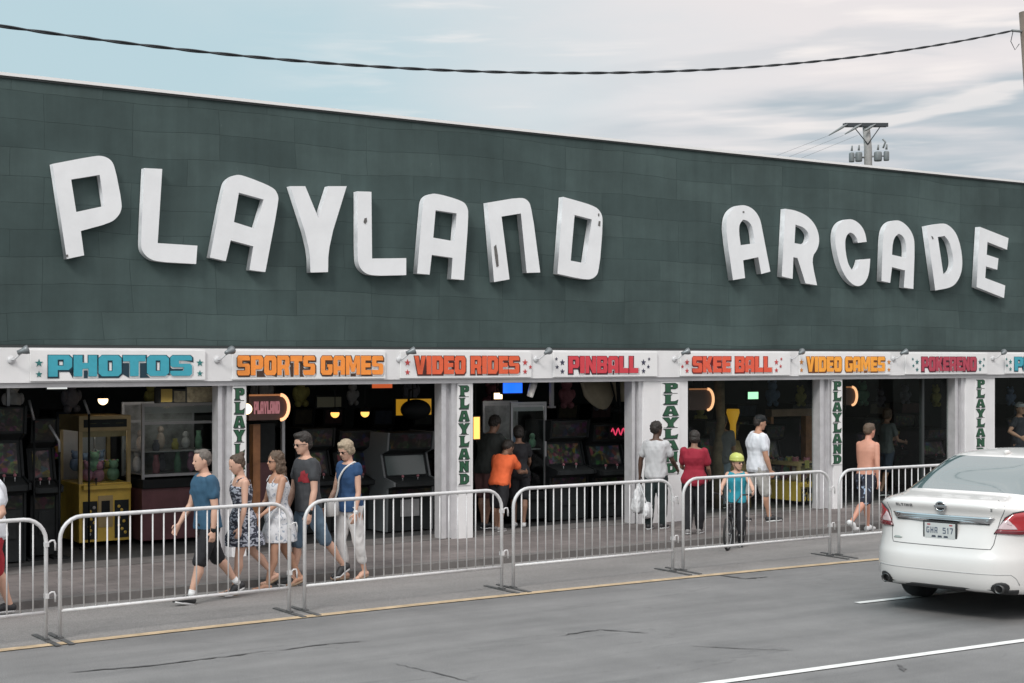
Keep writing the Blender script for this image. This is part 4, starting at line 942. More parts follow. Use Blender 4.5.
# slanted grey rails of the ride machines on the far left
def rails(px, pts, inn, label):
    X = wX(px, -inn); p = wpos(X, -inn); r = thing('ride_handrail', (p.x, p.y, SW), wrot(X), label, 'handrail', 'slanted grey handrails in the leftmost bay')
    ux = Vector((math.cos(wrot(X)), math.sin(wrot(X)), 0)); P = []
    for (qx, qy) in pts: q = wpos(wX(qx, -inn), -inn); P.append(((q - p).dot(ux), 0, wz(qx, qy, -inn) - SW))
    mb = MB(); mb.tube(P, .017, M_GRYM, 8); mb.build('rail', r)
    mb = MB(); mb.tube([P[-1], (P[-1][0], .0, 0.02)], .014, M_BLK, 8); mb.box(P[-1][0] - .1, P[-1][0] + .1, -.1, .1, 0, .02, M_BLK); mb.build('stand', r)
rails(30, [(29, 400), (34, 420)], 1.1, 'short slanted handrail between the two black machines at the left')
rails(55, [(49, 425), (59, 441), (59.5, 452)], 1.1, 'bent handrail left of the yellow claw machine')
rails(87, [(84, 400), (89, 414)], 1.7, 'short slanted handrail above the yellow claw machine')
# wooden booth frame and tan figure in bay 4
def wood_booth():
    r, W, hz = bay(771, 819, 2.0, 'wooden_booth', 'booth with an orange wooden frame at the right of the skee ball bay', 'booth'); T = hz(409)
    mb = MB(); mb.box(.72 * W, .86 * W, 0, .12, 0, T - .13, M_WOODO); mb.build('post', r)
    mb = MB(); mb.box(0, .06, 0, .1, 0, T - .13, M_WOODO); mb.build('post', r)
    mb = MB(); mb.box(0, W, -.02, .14, T - .125, T, mat('beam_brown', (.20, .13, .08), .6, var=.2)); mb.build('beam', r)
    mb = MB(); mb.box(.0, W, .5, .55, 0, T - .2, M_BLK2); mb.build('back_panel', r)
    mb = MB(); mb.box(.07, .7 * W, .02, .10, 0, .42, mat('booth_skirt', (.30, .12, .07), .6, var=.3)); mb.build('skirt_panel', r)
wood_booth()
def coneprop():
    X = wX(733, -1.1); p = wpos(X, -1.1); z0 = SW; r = thing('yellow_ride', (p.x, p.y, z0), wrot(X), 'yellow funnel-shaped ride top rising left of the man in white', 'ride')
    zt = wz(733, 409, -1.1) - z0; zb = wz(733, 440, -1.1) - z0
    mb = MB(); mb.lathe([(0, zt), (.10, zt), (.11, zt - .06), (.05, (zt + zb) / 2), (.045, zb), (0, zb)], MATS['amber_panel'], 20); mb.build('funnel', r)
    mb = MB(); mb.lathe([(0, zb - .001), (.10, zb - .01), (.16, zb - .2), (.24, zb - .5), (.28, .25), (.30, 0), (0, 0)], mat('tan_figure', (.22, .16, .06), .7, var=.5, vscale=8), 20); mb.build('base', r)
    mb = MB(); mb.tube([(-.28, 0, 0), (-.34, 0, .8), (-.26, 0, 1.4), (-.32, 0, 2.2)], [.12, .10, .07, .10], mat('brown_trunk_prop', (.13, .10, .06), .8, var=.4, vscale=8), 12); mb.build('prop_trunk', r)
coneprop()

# clutter above the machines : prize boxes, soft toys hung from the ceiling, small added lamps
random.seed(21)
def clutter():
    spots = [(12, 401), (70, 398), (150, 397), (262, 392), (300, 394), (352, 396), (410, 392), (492, 404), (566, 396), (600, 398), (700, 420), (772, 396), (800, 398), (862, 396), (880, 400), (905, 396), (935, 398), (1010, 398)]
    for k, (px, py) in enumerate(spots):
        inn = random.uniform(2.2, 3.6); X = wX(px, -inn); p = wpos(X, -inn); z = wz(px, py, -inn); m = random.choice(M_PL)
        r = thing('hanging_toy', (p.x, p.y, z), wrot(X) + random.uniform(-.5, .5), 'small soft toy hung from the ceiling of a bay among the machines', 'soft toy', 'soft toys hung from the ceiling inside the bays')
        s = random.uniform(.8, 1.4); mb = MB(); mb.ell((0, 0, 0), .11 * s, .10 * s, .13 * s, m, 12, 8); mb.ell((0, -.02, .17 * s), .085 * s, .08 * s, .08 * s, m, 12, 8)
        for q in (-1, 1): mb.ell((q * .10 * s, -.03, .03), .04 * s, .04 * s, .07 * s, m, 8, 6); mb.ell((q * .06 * s, -.04, -.13 * s), .045 * s, .06 * s, .05 * s, m, 8, 6); mb.ell((q * .06 * s, 0, .25 * s), .028 * s, .02 * s, .03 * s, m, 8, 6)
        mb.build('toy_body', r); mb = MB(); mb.tube([(0, 0, .2 * s), (0, 0, 2.94 - z)], .006, M_BLK, 5); mb.build('string', r)
    for k, (px, inn, em) in enumerate([(30, 3.0, 0), (130, 3.5, 1), (280, 3.4, 0), (325, 2.6, 1), (395, 3.2, 0), (540, 3.0, 1), (575, 2.4, 0), (610, 3.6, 1), (715, 3.0, 0), (775, 3.5, 1), (870, 2.6, 0), (925, 3.2, 0)]):  # lamps added to stand in for small reflections inside the hall
        X = wX(px, -inn); p = wpos(X, -inn); r = thing('ceiling_light', (p.x, p.y, 2.94), wrot(X), 'small round lamp added on the dark ceiling inside the hall', 'light fitting', 'small added ceiling lamps inside the hall')
        mb = MB(); mb.lathe([(0, -.10), (.10, -.10), (.12, -.06), (.12, 0), (0, 0)], M_LAMPG, 18); mb.build('housing', r)
        mb = MB(); mb.lathe([(0, -.125), (.07, -.12), (.08, -.101), (0, -.101)], MATS['warm_bulb'] if em else M_WHL, 16); mb.build('diffuser', r)
clutter()
# ================================================================== PEOPLE
def remesh(me, vox, smooth=2, disp=0.0, dscale=9.0, m=None, seed=0.0):
    o = bpy.data.objects.new('tmp', me); col.objects.link(o)
    md = o.modifiers.new('r', 'REMESH'); md.mode = 'VOXEL'; md.voxel_size = vox; md.use_smooth_shade = True
    if smooth: sm = o.modifiers.new('s', 'SMOOTH'); sm.factor = .5; sm.iterations = smooth
    dg = bpy.context.evaluated_depsgraph_get(); dg.update()
    me2 = bpy.data.meshes.new_from_object(o.evaluated_get(dg)); bpy.data.objects.remove(o)
    if disp:
        ns = [v.normal.copy() for v in me2.vertices]
        for v, n in zip(me2.vertices, ns):
            p = v.co * dscale + Vector((seed, seed, 0)); q = Vector((p.x, p.y, p.z * .55))
            v.co += n * (disp * (noise.noise(q) + .6 * noise.noise(q * 2.3)))
    me2.materials.clear()
    if m: me2.materials.append(m)
    for p in me2.polygons: p.use_smooth = True; p.material_index = 0
    me2.update(); return me2

def ering(c, u, w, a, b, n=20, e=2.0):
    out = []
    for k in range(n):
        t = 2 * math.pi * k / n; ct, st = math.cos(t), math.sin(t)
        out.append(c + u * (a * math.copysign(abs(ct) ** (2 / e), ct)) + w * (b * math.copysign(abs(st) ** (2 / e), st)))
    return out
def limb(mb, P, Rr, m, n=14, fl=1.0, lat=None):
    """round limb through P with radii Rr; fl flattens across lat"""
    rings = []
    for i, p in enumerate(P):
        t = (P[min(i + 1, len(P) - 1)] - P[max(i - 1, 0)]).normalized()
        u = (lat or Vector((0, 1, 0))); u = (u - t * u.dot(t)).normalized(); w = t.cross(u)
        rings.append(ering(p, u, w, Rr[i] * fl, Rr[i], n))
    mb.loft(rings, m)
    mb.ell(P[0], Rr[0], Rr[0] , Rr[0], m, 12, 8); mb.ell(P[-1], Rr[-1] * .98, Rr[-1] * .98, Rr[-1] * .98, m, 12, 8)

M_EYE = mat('eye_dark', (.03, .02, .02), .2); M_DKG = mat('dark_glasses', (.01, .01, .012), .15)
def fabric(name, c, var=.10): return mat(name, c, .85, var=var, vscale=5, bump=.25, bscale=140)
def skin(name, c): return mat(name, c, .55, var=.08, vscale=9)
SK_L = skin('fair_skin', (.56, .335, .245)); SK_T = skin('tan_skin', (.43, .235, .155)); SK_R = skin('sunburnt_skin', (.56, .27, .19)); SK_D = skin('brown_skin', (.085, .045, .03)); SK_M = skin('olive_skin', (.24, .13, .085))
def hairm(name, c): return mat(name, c, .6, var=.30, vscale=28, bump=.6, bscale=90)
H_GREY = hairm('grey_brown_hair', (.13, .11, .095)); H_BRN = hairm('brown_hair', (.07, .045, .03)); H_DRK = hairm('dark_hair', (.022, .017, .014)); H_BLO = hairm('ash_blonde_hair', (.33, .26, .18)); H_LBR = hairm('light_brown_hair', (.10, .065, .042))
M_SHB = mat('black_shoe', (.02, .02, .022), .6); M_SHW = mat('white_sole', (.65, .65, .65), .6); M_SOCK = fabric('white_sock', (.70, .70, .70)); M_SHG = mat('grey_shoe', (.22, .21, .21), .7); M_SHT = mat('tan_sandal', (.26, .18, .12), .7)

def person(label, x, y, z, face, H, sex='m', build=1.0, skinm=SK_L, hair=('short', H_BRN), lean=0, head=(0, 0),
           legL=(0, 5), legR=(0, 5), armL=(0, 8, 10), armR=(0, 8, 10), top=None, bottom=None, shoes='black', socks=False, footp=(0, 0), extras=(), group=None, twist=0):
    """leg = (hip flex, knee bend) degrees, arm = (shoulder flex, spread, elbow bend)"""
    root = thing('person', (x, y, z), R(face), label, 'person', group)
    fem = sex == 'f'; rot = lambda a: Vector((math.sin(R(a)), 0, -math.cos(R(a))))
    hip = Vector((0, 0, .50 * H)); hw = .052 * H * (1.02 if fem else 1) * build ** .5
    Lt, Ls = .235 * H, .225 * H
    legs = []
    for sgn, (a, k), fp in ((1, legL, footp[0]), (-1, legR, footp[1])):
        h = hip + Vector((0, sgn * hw, 0)); kn = h + rot(a) * Lt; an = kn + rot(a - k) * Ls
        an.y -= sgn * .012 * H
        fd = Vector((math.cos(R(fp)), sgn * .12, -math.sin(R(fp)))).normalized()
        fdn = Vector((-math.sin(R(fp)), 0, -math.cos(R(fp))))
        heel = an - fd * .026 * H + fdn * .032 * H; ball = an + fd * .068 * H + fdn * .036 * H; toe = an + fd * .112 * H + fdn * .038 * H
        if fp > 8: toe = ball + Vector((1, sgn * .1, -.1)).normalized() * .045 * H
        legs.append([h, kn, an, heel, ball, toe, fd])
    low = min(min(l[3].z, l[4].z, l[5].z) for l in legs) - .014 * H
    dz = Vector((0, 0, -low)); hip = hip + dz
    for l in legs:
        for i in range(6): l[i] = l[i] + dz
    sp = Vector((math.sin(R(lean)), 0, math.cos(R(lean)))); fw = Vector((math.cos(R(lean)), 0, -math.sin(R(lean)))); Yv = Vector((0, 1, 0))
    tw = R(twist)
    def S(f):      # spine point at body fraction f of height
        return hip + sp * ((f - .50) * H)
    def lat(f):
        a = tw * max(0, min(1, (f - .58) / .2)); return (Yv * math.cos(a) + fw * math.sin(a) * -1).normalized()
    b = build; bb = 1 + (b - 1) * 1.3
    if fem: rows = [(.465, .070, .055), (.49, .094, .070), (.53, .102, .074), (.57, .093, .064), (.62, .073, .054), (.66, .075, .056), (.70, .083, .065), (.735, .088, .072), (.775, .090, .060), (.805, .092, .050), (.825, .070, .040), (.838, .038, .034)]
    else: rows = [(.465, .070, .056), (.49, .090, .068), (.53, .094, .070), (.57, .090, .066), (.62, .085, .064), (.66, .088, .066), (.70, .096, .070), (.74, .104, .073), (.775, .108, .068), (.805, .106, .056), (.827, .075, .044), (.842, .040, .036)]
    def torso(mb, m, f0=0, f1=1, add=0.0, n=24, mod=None):
        rs = []
        for f, a_, d_ in rows:
            if f < f0 - 1e-6 or f > f1 + 1e-6: continue
            belly = (bb if f < .72 else b); ad = add * H
            if mod: ad += mod(f) * H
            c = S(f); u = lat(f); w = u.cross(sp)
            rs.append(ering(c + fw * (.012 * H * (b - 1) * 4 * (f < .68)), u, w, a_ * b * H + ad, d_ * belly * H + ad, n, 2.4))
        mb.loft(rs, m); return rs
    # ------- body
    mb = MB(); torso(mb, skinm)
    nk = S(.838); hb = S(.885) + fw * .012 * H
    mb.loft([ering(nk - sp * .02 * H, Yv, fw, .040 * H, .036 * H), ering(nk + sp * .01 * H, Yv, fw, .031 * H * b ** .5, .031 * H), ering(hb, Yv, fw, .030 * H * b ** .5, .033 * H), ering(hb + sp * .02 * H, Yv, fw, .03 * H, .034 * H)], skinm)
    # head frame
    hp, hy = head; hh = .130 * H * (1.0 if H > 1.35 else 1.22)
    Mh = Matrix.Rotation(R(hy), 3, 'Z') @ Matrix.Rotation(R(lean * .35 + hp), 3, 'Y')
    hc = hb + sp * .005 * H
    chin = hc + Mh @ Vector((0, 0, -.20 * hh))
    def HP(xx, yy, t): return chin + Mh @ Vector((xx * hh, yy * hh, t * hh))
    hx = Mh @ Vector((1, 0, 0)); hyv = Mh @ Vector((0, 1, 0))
    prof = [(0.0, .13, .09, .27), (.05, .19, .17, .19), (.12, .24, .25, .12), (.22, .285, .33, .07), (.35, .32, .385, .035), (.48, .335, .42, .005), (.60, .345, .44, -.015), (.72, .34, .43, -.03), (.83, .30, .38, -.035), (.92, .22, .28, -.035), (.98, .10, .13, -.035)]
    mb.loft([ering(HP(cx, 0, t), hyv, hx, a_ * hh, d_ * hh, 20, 2.2) for t, a_, d_, cx in prof], skinm)
    # nose, brow, lips, ears, eye sockets
    mb.loft([ering(HP(.395, 0, .53), hyv, hx, .03 * hh, .03 * hh, 8), ering(HP(.44, 0, .44), hyv, hx, .045 * hh, .05 * hh, 8), ering(HP(.475, 0, .36), hyv, hx, .06 * hh, .055 * hh, 8), ering(HP(.42, 0, .315), hyv, hx, .055 * hh, .04 * hh, 8)], skinm)
    mb.ell(HP(.37, 0, .22), .06 * hh, .10 * hh, .035 * hh, skinm, 10, 6, Mh.to_3x3())
    mb.ell(HP(.35, 0, .57), .075 * hh, .22 * hh, .035 * hh, skinm, 12, 6, Mh.to_3x3())
    mb.ell(HP(.27, 0, .06), .10 * hh, .10 * hh, .07 * hh, skinm, 10, 6, Mh.to_3x3())
    for s_ in (1, -1): mb.ell(HP(-.02, s_ * .35, .43), .07 * hh, .035 * hh, .12 * hh, skinm, 8, 8, Mh.to_3x3())
    # arms
    arms = []
    for sgn, (a, sprd, e) in ((1, armL), (-1, armR)):
        u8 = lat(.80); sh = S(.798) + u8 * (sgn * .096 * H * (b if b < 1.2 else 1.15) * (.94 if fem else 1.0))
        ar = a + lean; ud = Vector((math.sin(R(a)) * math.cos(R(sprd)), sgn * math.sin(R(sprd)), -math.cos(R(a)) * math.cos(R(sprd))))
        el = sh + ud * .172 * H
        sp2 = sprd * .35 - min(e, 60) * .12
        fd_ = Vector((math.sin(R(a + e)) * math.cos(R(sp2)), sgn * math.sin(R(sp2)), -math.cos(R(a + e)) * math.cos(R(sp2))))
        wr = el + fd_ * .145 * H; arms.append((sh, el, wr, ud, fd_, sgn))
        k = b ** .7 * (.86 if fem else 1.0)
        limb(mb, [sh, sh.lerp(el, .3), sh.lerp(el, .75), el, el.lerp(wr, .3), el.lerp(wr, .75), wr], [v * H * k for v in (.031, .030, .0255, .0225, .0240, .0175, .0135)], skinm)
        # hand : palm, four curled fingers, thumb
        side = fd_.cross(Vector((0, sgn, 0))); side = side.normalized() if side.length > .1 else Vector((1, 0, 0))
        pn = Vector((0, -sgn, 0)); fwdv = (pn.cross(fd_)).normalized()
        if fwdv.x < 0: fwdv = -fwdv
        pal = wr + fd_ * .050 * H
        mb.loft([ering(wr, fwdv, pn, .014 * H, .011 * H, 10), ering(wr + fd_ * .022 * H, fwdv, pn, .021 * H, .010 * H, 10), ering(pal, fwdv, pn, .0225 * H, .0085 * H, 10), ering(pal + fd_ * .004 * H, fwdv, pn, .0205 * H, .006 * H, 10)], skinm)
        for q, ln in zip((-1.5, -.5, .5, 1.5), (.030, .038, .041, .036)):
            b0 = wr + fd_ * .040 * H + fwdv * (q * .0112 * H); j0 = pal + fwdv * (q * .0118 * H)
            j1 = j0 + (fd_ * .9 + pn * .35).normalized() * ln * .55 * H; j2 = j1 + (fd_ * .6 + pn * .8).normalized() * ln * .55 * H
            mb.tube([b0, j0, j1, j2], [.0052 * H, .0054 * H, .0048 * H, .0038 * H], skinm, 8)
        tb = wr + fd_ * .015 * H + fwdv * .014 * H
        mb.tube([tb, tb + (fd_ * .6 + fwdv * .7 + pn * .2).normalized() * .026 * H, tb + (fd_ * .95 + fwdv * .5 + pn * .4).normalized() * .046 * H], [.0075 * H, .0064 * H, .0045 * H], skinm, 8)
    for i, l in enumerate(legs):
        h, kn, an, heel, ball, toe, fd = l; k = b ** .8
        t = (kn - h); calf = kn.lerp(an, .28) - Vector((.010 * H, 0, 0))
        limb(mb, [h + Vector((0, 0, .01 * H)), h.lerp(kn, .3), h.lerp(kn, .75), kn, calf, kn.lerp(an, .7), an], [v * H * k for v in (.056, .051, .037, .0305, .0330, .0215, .0175)], skinm)
        limb(mb, [heel.lerp(an, .35), an.lerp(ball, .5) , ball, toe], [.020 * H, .021 * H, .017 * H, .011 * H], skinm, 12)
    me = remesh(mb.mesh(), .0085 * max(.8, H / 1.7), 2, m=skinm); me.name = 'body'
    body = bpy.data.objects.new('body', me); link(body, root)
    # eyes
    for s_ in (1, -1):
        mb = MB(); mb.ell(HP(.385, s_ * .135, .49), .035 * hh, .045 * hh, .028 * hh, M_EYE, 8, 6); mb.build('eye', root)
    # ------- hair
    ht, hm = hair
    def blob(parts, nm='hair', amp=.018):
        mb = MB()
        for c, r3 in parts: mb.ell(c, r3[0] * hh, r3[1] * hh, r3[2] * hh, hm, 20, 14, Mh.to_3x3())
        me = remesh(mb.mesh(), .0095, 1, disp=amp * hh * 2, dscale=60, m=hm, seed=x); me.name = nm; o = bpy.data.objects.new(nm, me); link(o, root)
    cap = (HP(-.07, 0, .66), (.43, .385, .385))
    if ht == 'short': blob([cap, (HP(-.17, 0, .48), (.32, .345, .30)), (HP(.10, 0, .93), (.27, .27, .10))])
    elif ht == 'thick': blob([(HP(-.06, 0, .70), (.45, .40, .41)), (HP(-.18, 0, .46), (.33, .36, .34)), (HP(.16, 0, .95), (.27, .30, .14))])
    elif ht == 'afro': blob([(HP(-.06, 0, .72), (.44, .42, .42)), (HP(-.15, 0, .55), (.38, .40, .36))], amp=.03)
    elif ht == 'bun': blob([cap, (HP(-.18, 0, .48), (.30, .35, .30)), (HP(-.42, 0, .92), (.17, .17, .17)), (HP(.04, 0, .88), (.24, .30, .16))])
    elif ht == 'bob': blob([(HP(-.05, 0, .69), (.46, .42, .42)), (HP(-.14, 0, .42), (.36, .41, .34)), (HP(.10, 0, .88), (.34, .33, .16)), (HP(.02, .30, .5), (.20, .10, .26)), (HP(.02, -.30, .5), (.20, .10, .26))])
    elif ht == 'long':
        blob([(HP(-.05, 0, .69), (.45, .40, .42)), (HP(-.2, 0, .40), (.34, .42, .40)), (HP(-.32, .0, .05), (.27, .42, .42)), (HP(-.38, 0, -.32), (.22, .42, .40)), (HP(-.05, .32, .2), (.2, .12, .42)), (HP(-.05, -.32, .2), (.2, .12, .42)), (HP(-.46, .08, -.70), (.20, .36, .36)), (HP(-.50, .05, -1.02), (.16, .28, .28))], amp=.035)
    # ------- clothes
    def part(nm, mb, vox, m, disp=.006, dscale=14, sm=2):
        me = remesh(mb.mesh(), vox, sm, disp=disp, dscale=dscale, m=m, seed=x * 3 + y); me.name = nm; o = bpy.data.objects.new(nm, me); link(o, root); return o
    if top:
        kind, m = top
        mb = MB()
        if kind in ('tshirt', 'loose', 'sleeveless', 'tank'):
            lo = .49 if kind != 'loose' else .465
            torso(mb, m, lo, .828, .009 if kind != 'loose' else .013, mod=lambda f: .006 * max(0, (.60 - f) / .1))
            if kind in ('tshirt', 'loose'):
                for sh, el, wr, ud, fd_, sg in arms:
                    k = b ** .7; e_ = .50 if kind == 'tshirt' else .62
                    limb(mb, [sh - ud * .005 * H, sh.lerp(el, .25), sh.lerp(el, e_)], [.036 * H * k, .037 * H * k, .039 * H * k], m)
            elif kind == 'sleeveless':
                for sh, el, wr, ud, fd_, sg in arms: limb(mb, [sh - ud * .01 * H, sh.lerp(el, .16)], [.034 * H, .036 * H], m)
            part('shirt', mb, .0085, m, .013, 10, 1)
        elif kind in ('dress', 'longdress'):
            hem = .345 if kind == 'dress' else .30
            rs = []
            for f, a_, d_ in rows:
                if f < .485 or f > .79: continue
                u = lat(f); w = u.cross(sp); ex_ = .016 * max(0, min(1, (.60 - f) / .08)); rs.append(ering(S(f), u, w, a_ * b * H + (.010 + ex_ * .5) * H, d_ * b * H + (.011 + ex_) * H, 24, 2.3))
            mid = (legs[0][1] + legs[1][1]) / 2; dx = abs(legs[0][1].x - legs[1][1].x)
            zh = hip.z - (.50 - hem) * H; c1_ = Vector((mid.x * .8, 0, zh)); c2_ = Vector((mid.x * .35, 0, (zh + S(.485).z) / 2))
            skirt = [ering(c1_, Yv, Vector((1, 0, 0)), .114 * H, .076 * H + dx * .44, 24, 2.2), ering(c2_, Yv, Vector((1, 0, 0)), .113 * H, .092 * H + dx * .30, 24, 2.2)]
            mb.loft(skirt + rs, m)
            for sg in (1, -1): mb.tube([S(.78) + Yv * sg * .055 * H + fw * .066 * H, S(.82) + Yv * sg * .056 * H + fw * .040 * H, S(.832) + Yv * sg * .056 * H, S(.81) + Yv * sg * .05 * H - fw * .052 * H, S(.76) + Yv * sg * .04 * H - fw * .066 * H], .0075, m, 8)
            part('dress', mb, .0095, m, .010, 12)
    if bottom:
        kind, m = bottom; mb = MB()
        torso(mb, m, .465, .54, .009)
        for h, kn, an, heel, ball, toe, fd in legs:
            k = b ** .8
            if kind == 'shorts': limb(mb, [h, h.lerp(kn, .4), h.lerp(kn, .82)], [.062 * H * k, .060 * H * k, .056 * H * k], m, fl=.98)
            elif kind == 'longshorts': limb(mb, [h, h.lerp(kn, .4), kn - (kn - h) * .04], [.062 * H * k, .058 * H * k, .0495 * H * k], m, fl=.98)
            elif kind == 'capri': limb(mb, [h, h.lerp(kn, .4), kn, kn.lerp(an, .35), kn.lerp(an, .62)], [.060 * H * k, .055 * H, .040 * H, .040 * H, .037 * H], m)
            else: limb(mb, [h, h.lerp(kn, .4), kn, kn.lerp(an, .4), an + (kn - an) * .05], [.061 * H * k, .057 * H * k, .049 * H * k, .047 * H * k, .036 * H * k], m)
        part('shorts' if 'shorts' in kind else 'trousers', mb, .009, m, .012, 11, 1)
    for h, kn, an, heel, ball, toe, fd in legs:
        if shoes == 'none': break
        m = {'black': M_SHB, 'white': M_SHW, 'grey': M_SHG, 'sandal': M_SHT}[shoes]
        mb = MB()
        if shoes == 'sandal':
            limb(mb, [heel - Vector((0,0,.008*H)), ball - Vector((0,0,.010*H)), toe - Vector((0,0,.006*H))], [.012 * H, .013 * H, .010 * H], m, 10, fl=1.7); limb(mb, [ball + Vector((0, -.02 * H, .0)), ball + Vector((0, 0, .017 * H)), ball + Vector((0, .02 * H, 0))], [.006 * H] * 3, m, 8, lat=Vector((1, 0, 0)))
        else:
            limb(mb, [heel.lerp(an, .30), an.lerp(ball, .5), ball, toe], [.0255 * H, .0265 * H, .0215 * H, .0155 * H], m, 12, fl=.95)
        part('shoe', mb, .008, m, 0, sm=1)
        if shoes in ('black', 'grey'):
            mb = MB(); dn = Vector((0, 0, -.0125 * H)); limb(mb, [heel + dn, ball + dn * .9, toe + dn * .7], [.010 * H, .010 * H, .008 * H], M_SHW, 10, fl=2.1); mb.build('sole', root)
        if socks: mb = MB(); limb(mb, [an + (kn - an) * .17, an + (kn - an) * .02], [.0225 * H, .022 * H], M_SOCK, 12); mb.build('sock', root)
    # ------- extras
    for ex in extras:
        if ex[0] == 'glasses':
            m = M_DKG
            mb = MB()
            for s_ in (1, -1):
                mb.ell(HP(.425, s_ * .14, .49), .02 * hh, .095 * hh, .075 * hh, m, 12, 8, Mh.to_3x3()); mb.tube([HP(.42, s_ * .22, .51), HP(.30, s_ * .34, .51), HP(0, s_ * .37, .48)], .014 * hh, m, 6)
            mb.tube([HP(.44, .06, .52), HP(.44, -.06, .52)], .012 * hh, m, 6); mb.build('glasses', root)
        elif ex[0] == 'cap':
            mb = MB(); mb.ell(HP(-.03, 0, .74), .46 * hh, .40 * hh, .34 * hh, ex[1], 20, 12, Mh.to_3x3())
            mb.loft([ering(HP(.36 + .22 * i, 0, .70 - .03 * i * i), hyv, Mh @ Vector((0, 0, 1)), (.33 - .06 * i) * hh, .025 * hh, 14) for i in range(3)], ex[1]); part('cap', mb, .009, ex[1], 0)
        elif ex[0] == 'helmet':
            mb = MB(); mb.ell(HP(-.03, 0, .80), .56 * hh, .46 * hh, .40 * hh, ex[1], 24, 14, Mh.to_3x3()); mb.ell(HP(-.02, 0, .66), .60 * hh, .49 * hh, .10 * hh, ex[1], 24, 8, Mh.to_3x3())
            o = part('helmet', mb, .009, ex[1], 0)
            for k in (-1, 0, 1):
                mb = MB(); mb.ell(HP(.05, k * .17, 1.13 - abs(k) * .06), .22 * hh, .04 * hh, .07 * hh, M_BLK, 10, 6, Mh.to_3x3()); mb.build('vent', o)
            mb = MB(); mb.tube([HP(.0, .40, .62), HP(.14, .34, .25), HP(.28, .12, -.03), HP(.28, -.12, -.03), HP(.14, -.34, .25), HP(0, -.40, .62)], .018 * hh, M_BLK, 6); mb.build('chin_strap', o)
        elif ex[0] == 'watch':
            sh, el, wr, ud, fd_, sg = arms[ex[1]]; mb = MB(); limb(mb, [wr - fd_ * .012 * H, wr + fd_ * .002 * H], [.0155 * H, .0155 * H], M_BLK, 12); mb.build('watch', root)
        elif ex[0] == 'wrist':
            sh, el, wr, ud, fd_, sg = arms[ex[1]]; mb = MB(); limb(mb, [wr - fd_ * .010 * H, wr + fd_ * .0 * H], [.0155 * H, .0155 * H], M_SHW, 12); mb.build('bracelet', root)
    loc = dict(root=root, arms=arms, legs=legs, S=S, fw=fw, HP=HP, hh=hh, hip=hip, H=H, lat=lat)
    bpy.context.view_layer.update(); loc['M'] = Matrix.Translation((x, y, z)) @ Matrix.Rotation(R(face), 4, 'Z'); return loc

def at(px, py, z=0.0): p = ray_ground(px, py, z); return p.x, p.y, z
# patterned cloth
def pattern(name, ca, cb, scale, thr, stretch=(1, 1, 1), soft=.03):
    m = mat(name, ca, .85, bump=.2, bscale=140); N = m.node_tree.nodes; L = m.node_tree.links; b = N['Principled BSDF']
    tc = N.new('ShaderNodeTexCoord'); mp = N.new('ShaderNodeMapping'); mp.inputs['Scale'].default_value = stretch; L.new(tc.outputs['Object'], mp.inputs[0])
    n = N.new('ShaderNodeTexNoise'); n.inputs['Scale'].default_value = scale; n.inputs['Detail'].default_value = 2; n.inputs['Distortion'].default_value = 1.2; L.new(mp.outputs[0], n.inputs['Vector'])
    mr = N.new('ShaderNodeMapRange'); mr.inputs[1].default_value = thr - soft; mr.inputs[2].default_value = thr + soft; L.new(n.outputs[0], mr.inputs[0])
    mx = N.new('ShaderNodeMix'); mx.data_type = 'RGBA'; L.new(mr.outputs[0], mx.inputs[0]); mx.inputs[6].default_value = (*ca, 1); mx.inputs[7].default_value = (*cb, 1); L.new(mx.outputs[2], b.inputs['Base Color']); return m
DR1 = pattern('black_white_print', (.03, .033, .05), (.42, .44, .50), 14, .53, (1, 1, 1.9))
DR2 = pattern('white_floral_print', (.62, .62, .64), (.28, .32, .38), 20, .60, (1, 1, 1))
SWIM = pattern('blue_black_print', (.02, .022, .035), (.30, .38, .50), 9, .62)
ROADDIR = math.degrees(math.atan(.655))       # walking away along the kerb
WALKL = 180 + ROADDIR                          # walking towards the left of the photo

# --- 1 man in blue shirt (front foot flat, rear foot pushing off)
x, y, z = at(208, 602)
p1 = person('man in a blue T-shirt and black shorts walking in front of the others', x, y, z, WALKL + 2, 1.60, 'm', 1.02, SK_L, ('short', H_GREY), 4, (2, 0),
    legL=(20, 6), legR=(-22, 16), armL=(-6, 7, 12), armR=(15, 8, 18), top=('tshirt', fabric('petrol_blue_cotton', (.030, .088, .150))), bottom=('longshorts', fabric('black_cotton', (.012, .012, .015))), shoes='black', socks=True, footp=(-14, 26), extras=(('watch', 0),))
# --- 2 girl in patterned dress
x, y, z = at(243, 594)
person('young woman in a black and white patterned strap dress, hair in a bun', x, y, z, WALKL - 4, 1.50, 'f', .97, SK_L, ('bun', H_BRN), 3, (17, 0),
    legL=(12, 4), legR=(-24, 18), armL=(4, 9, 10), armR=(-8, 20, 15), top=('dress', DR1), shoes='sandal', footp=(-6, 24))
# --- 3 woman in white floral dress, sunglasses, long hair
x, y, z = at(279, 589)
p3_ = person('woman in a short white floral dress with sunglasses and long brown hair', x, y, z, WALKL - 2, 1.51, 'f', 1.0, SK_T, ('long', H_LBR), 2, (-2, 0),
    legL=(15, 4), legR=(-17, 12), armL=(16, 9, 42), armR=(10, 20, 20), top=('dress', DR2), shoes='sandal', footp=(-6, 18), extras=(('glasses',),))
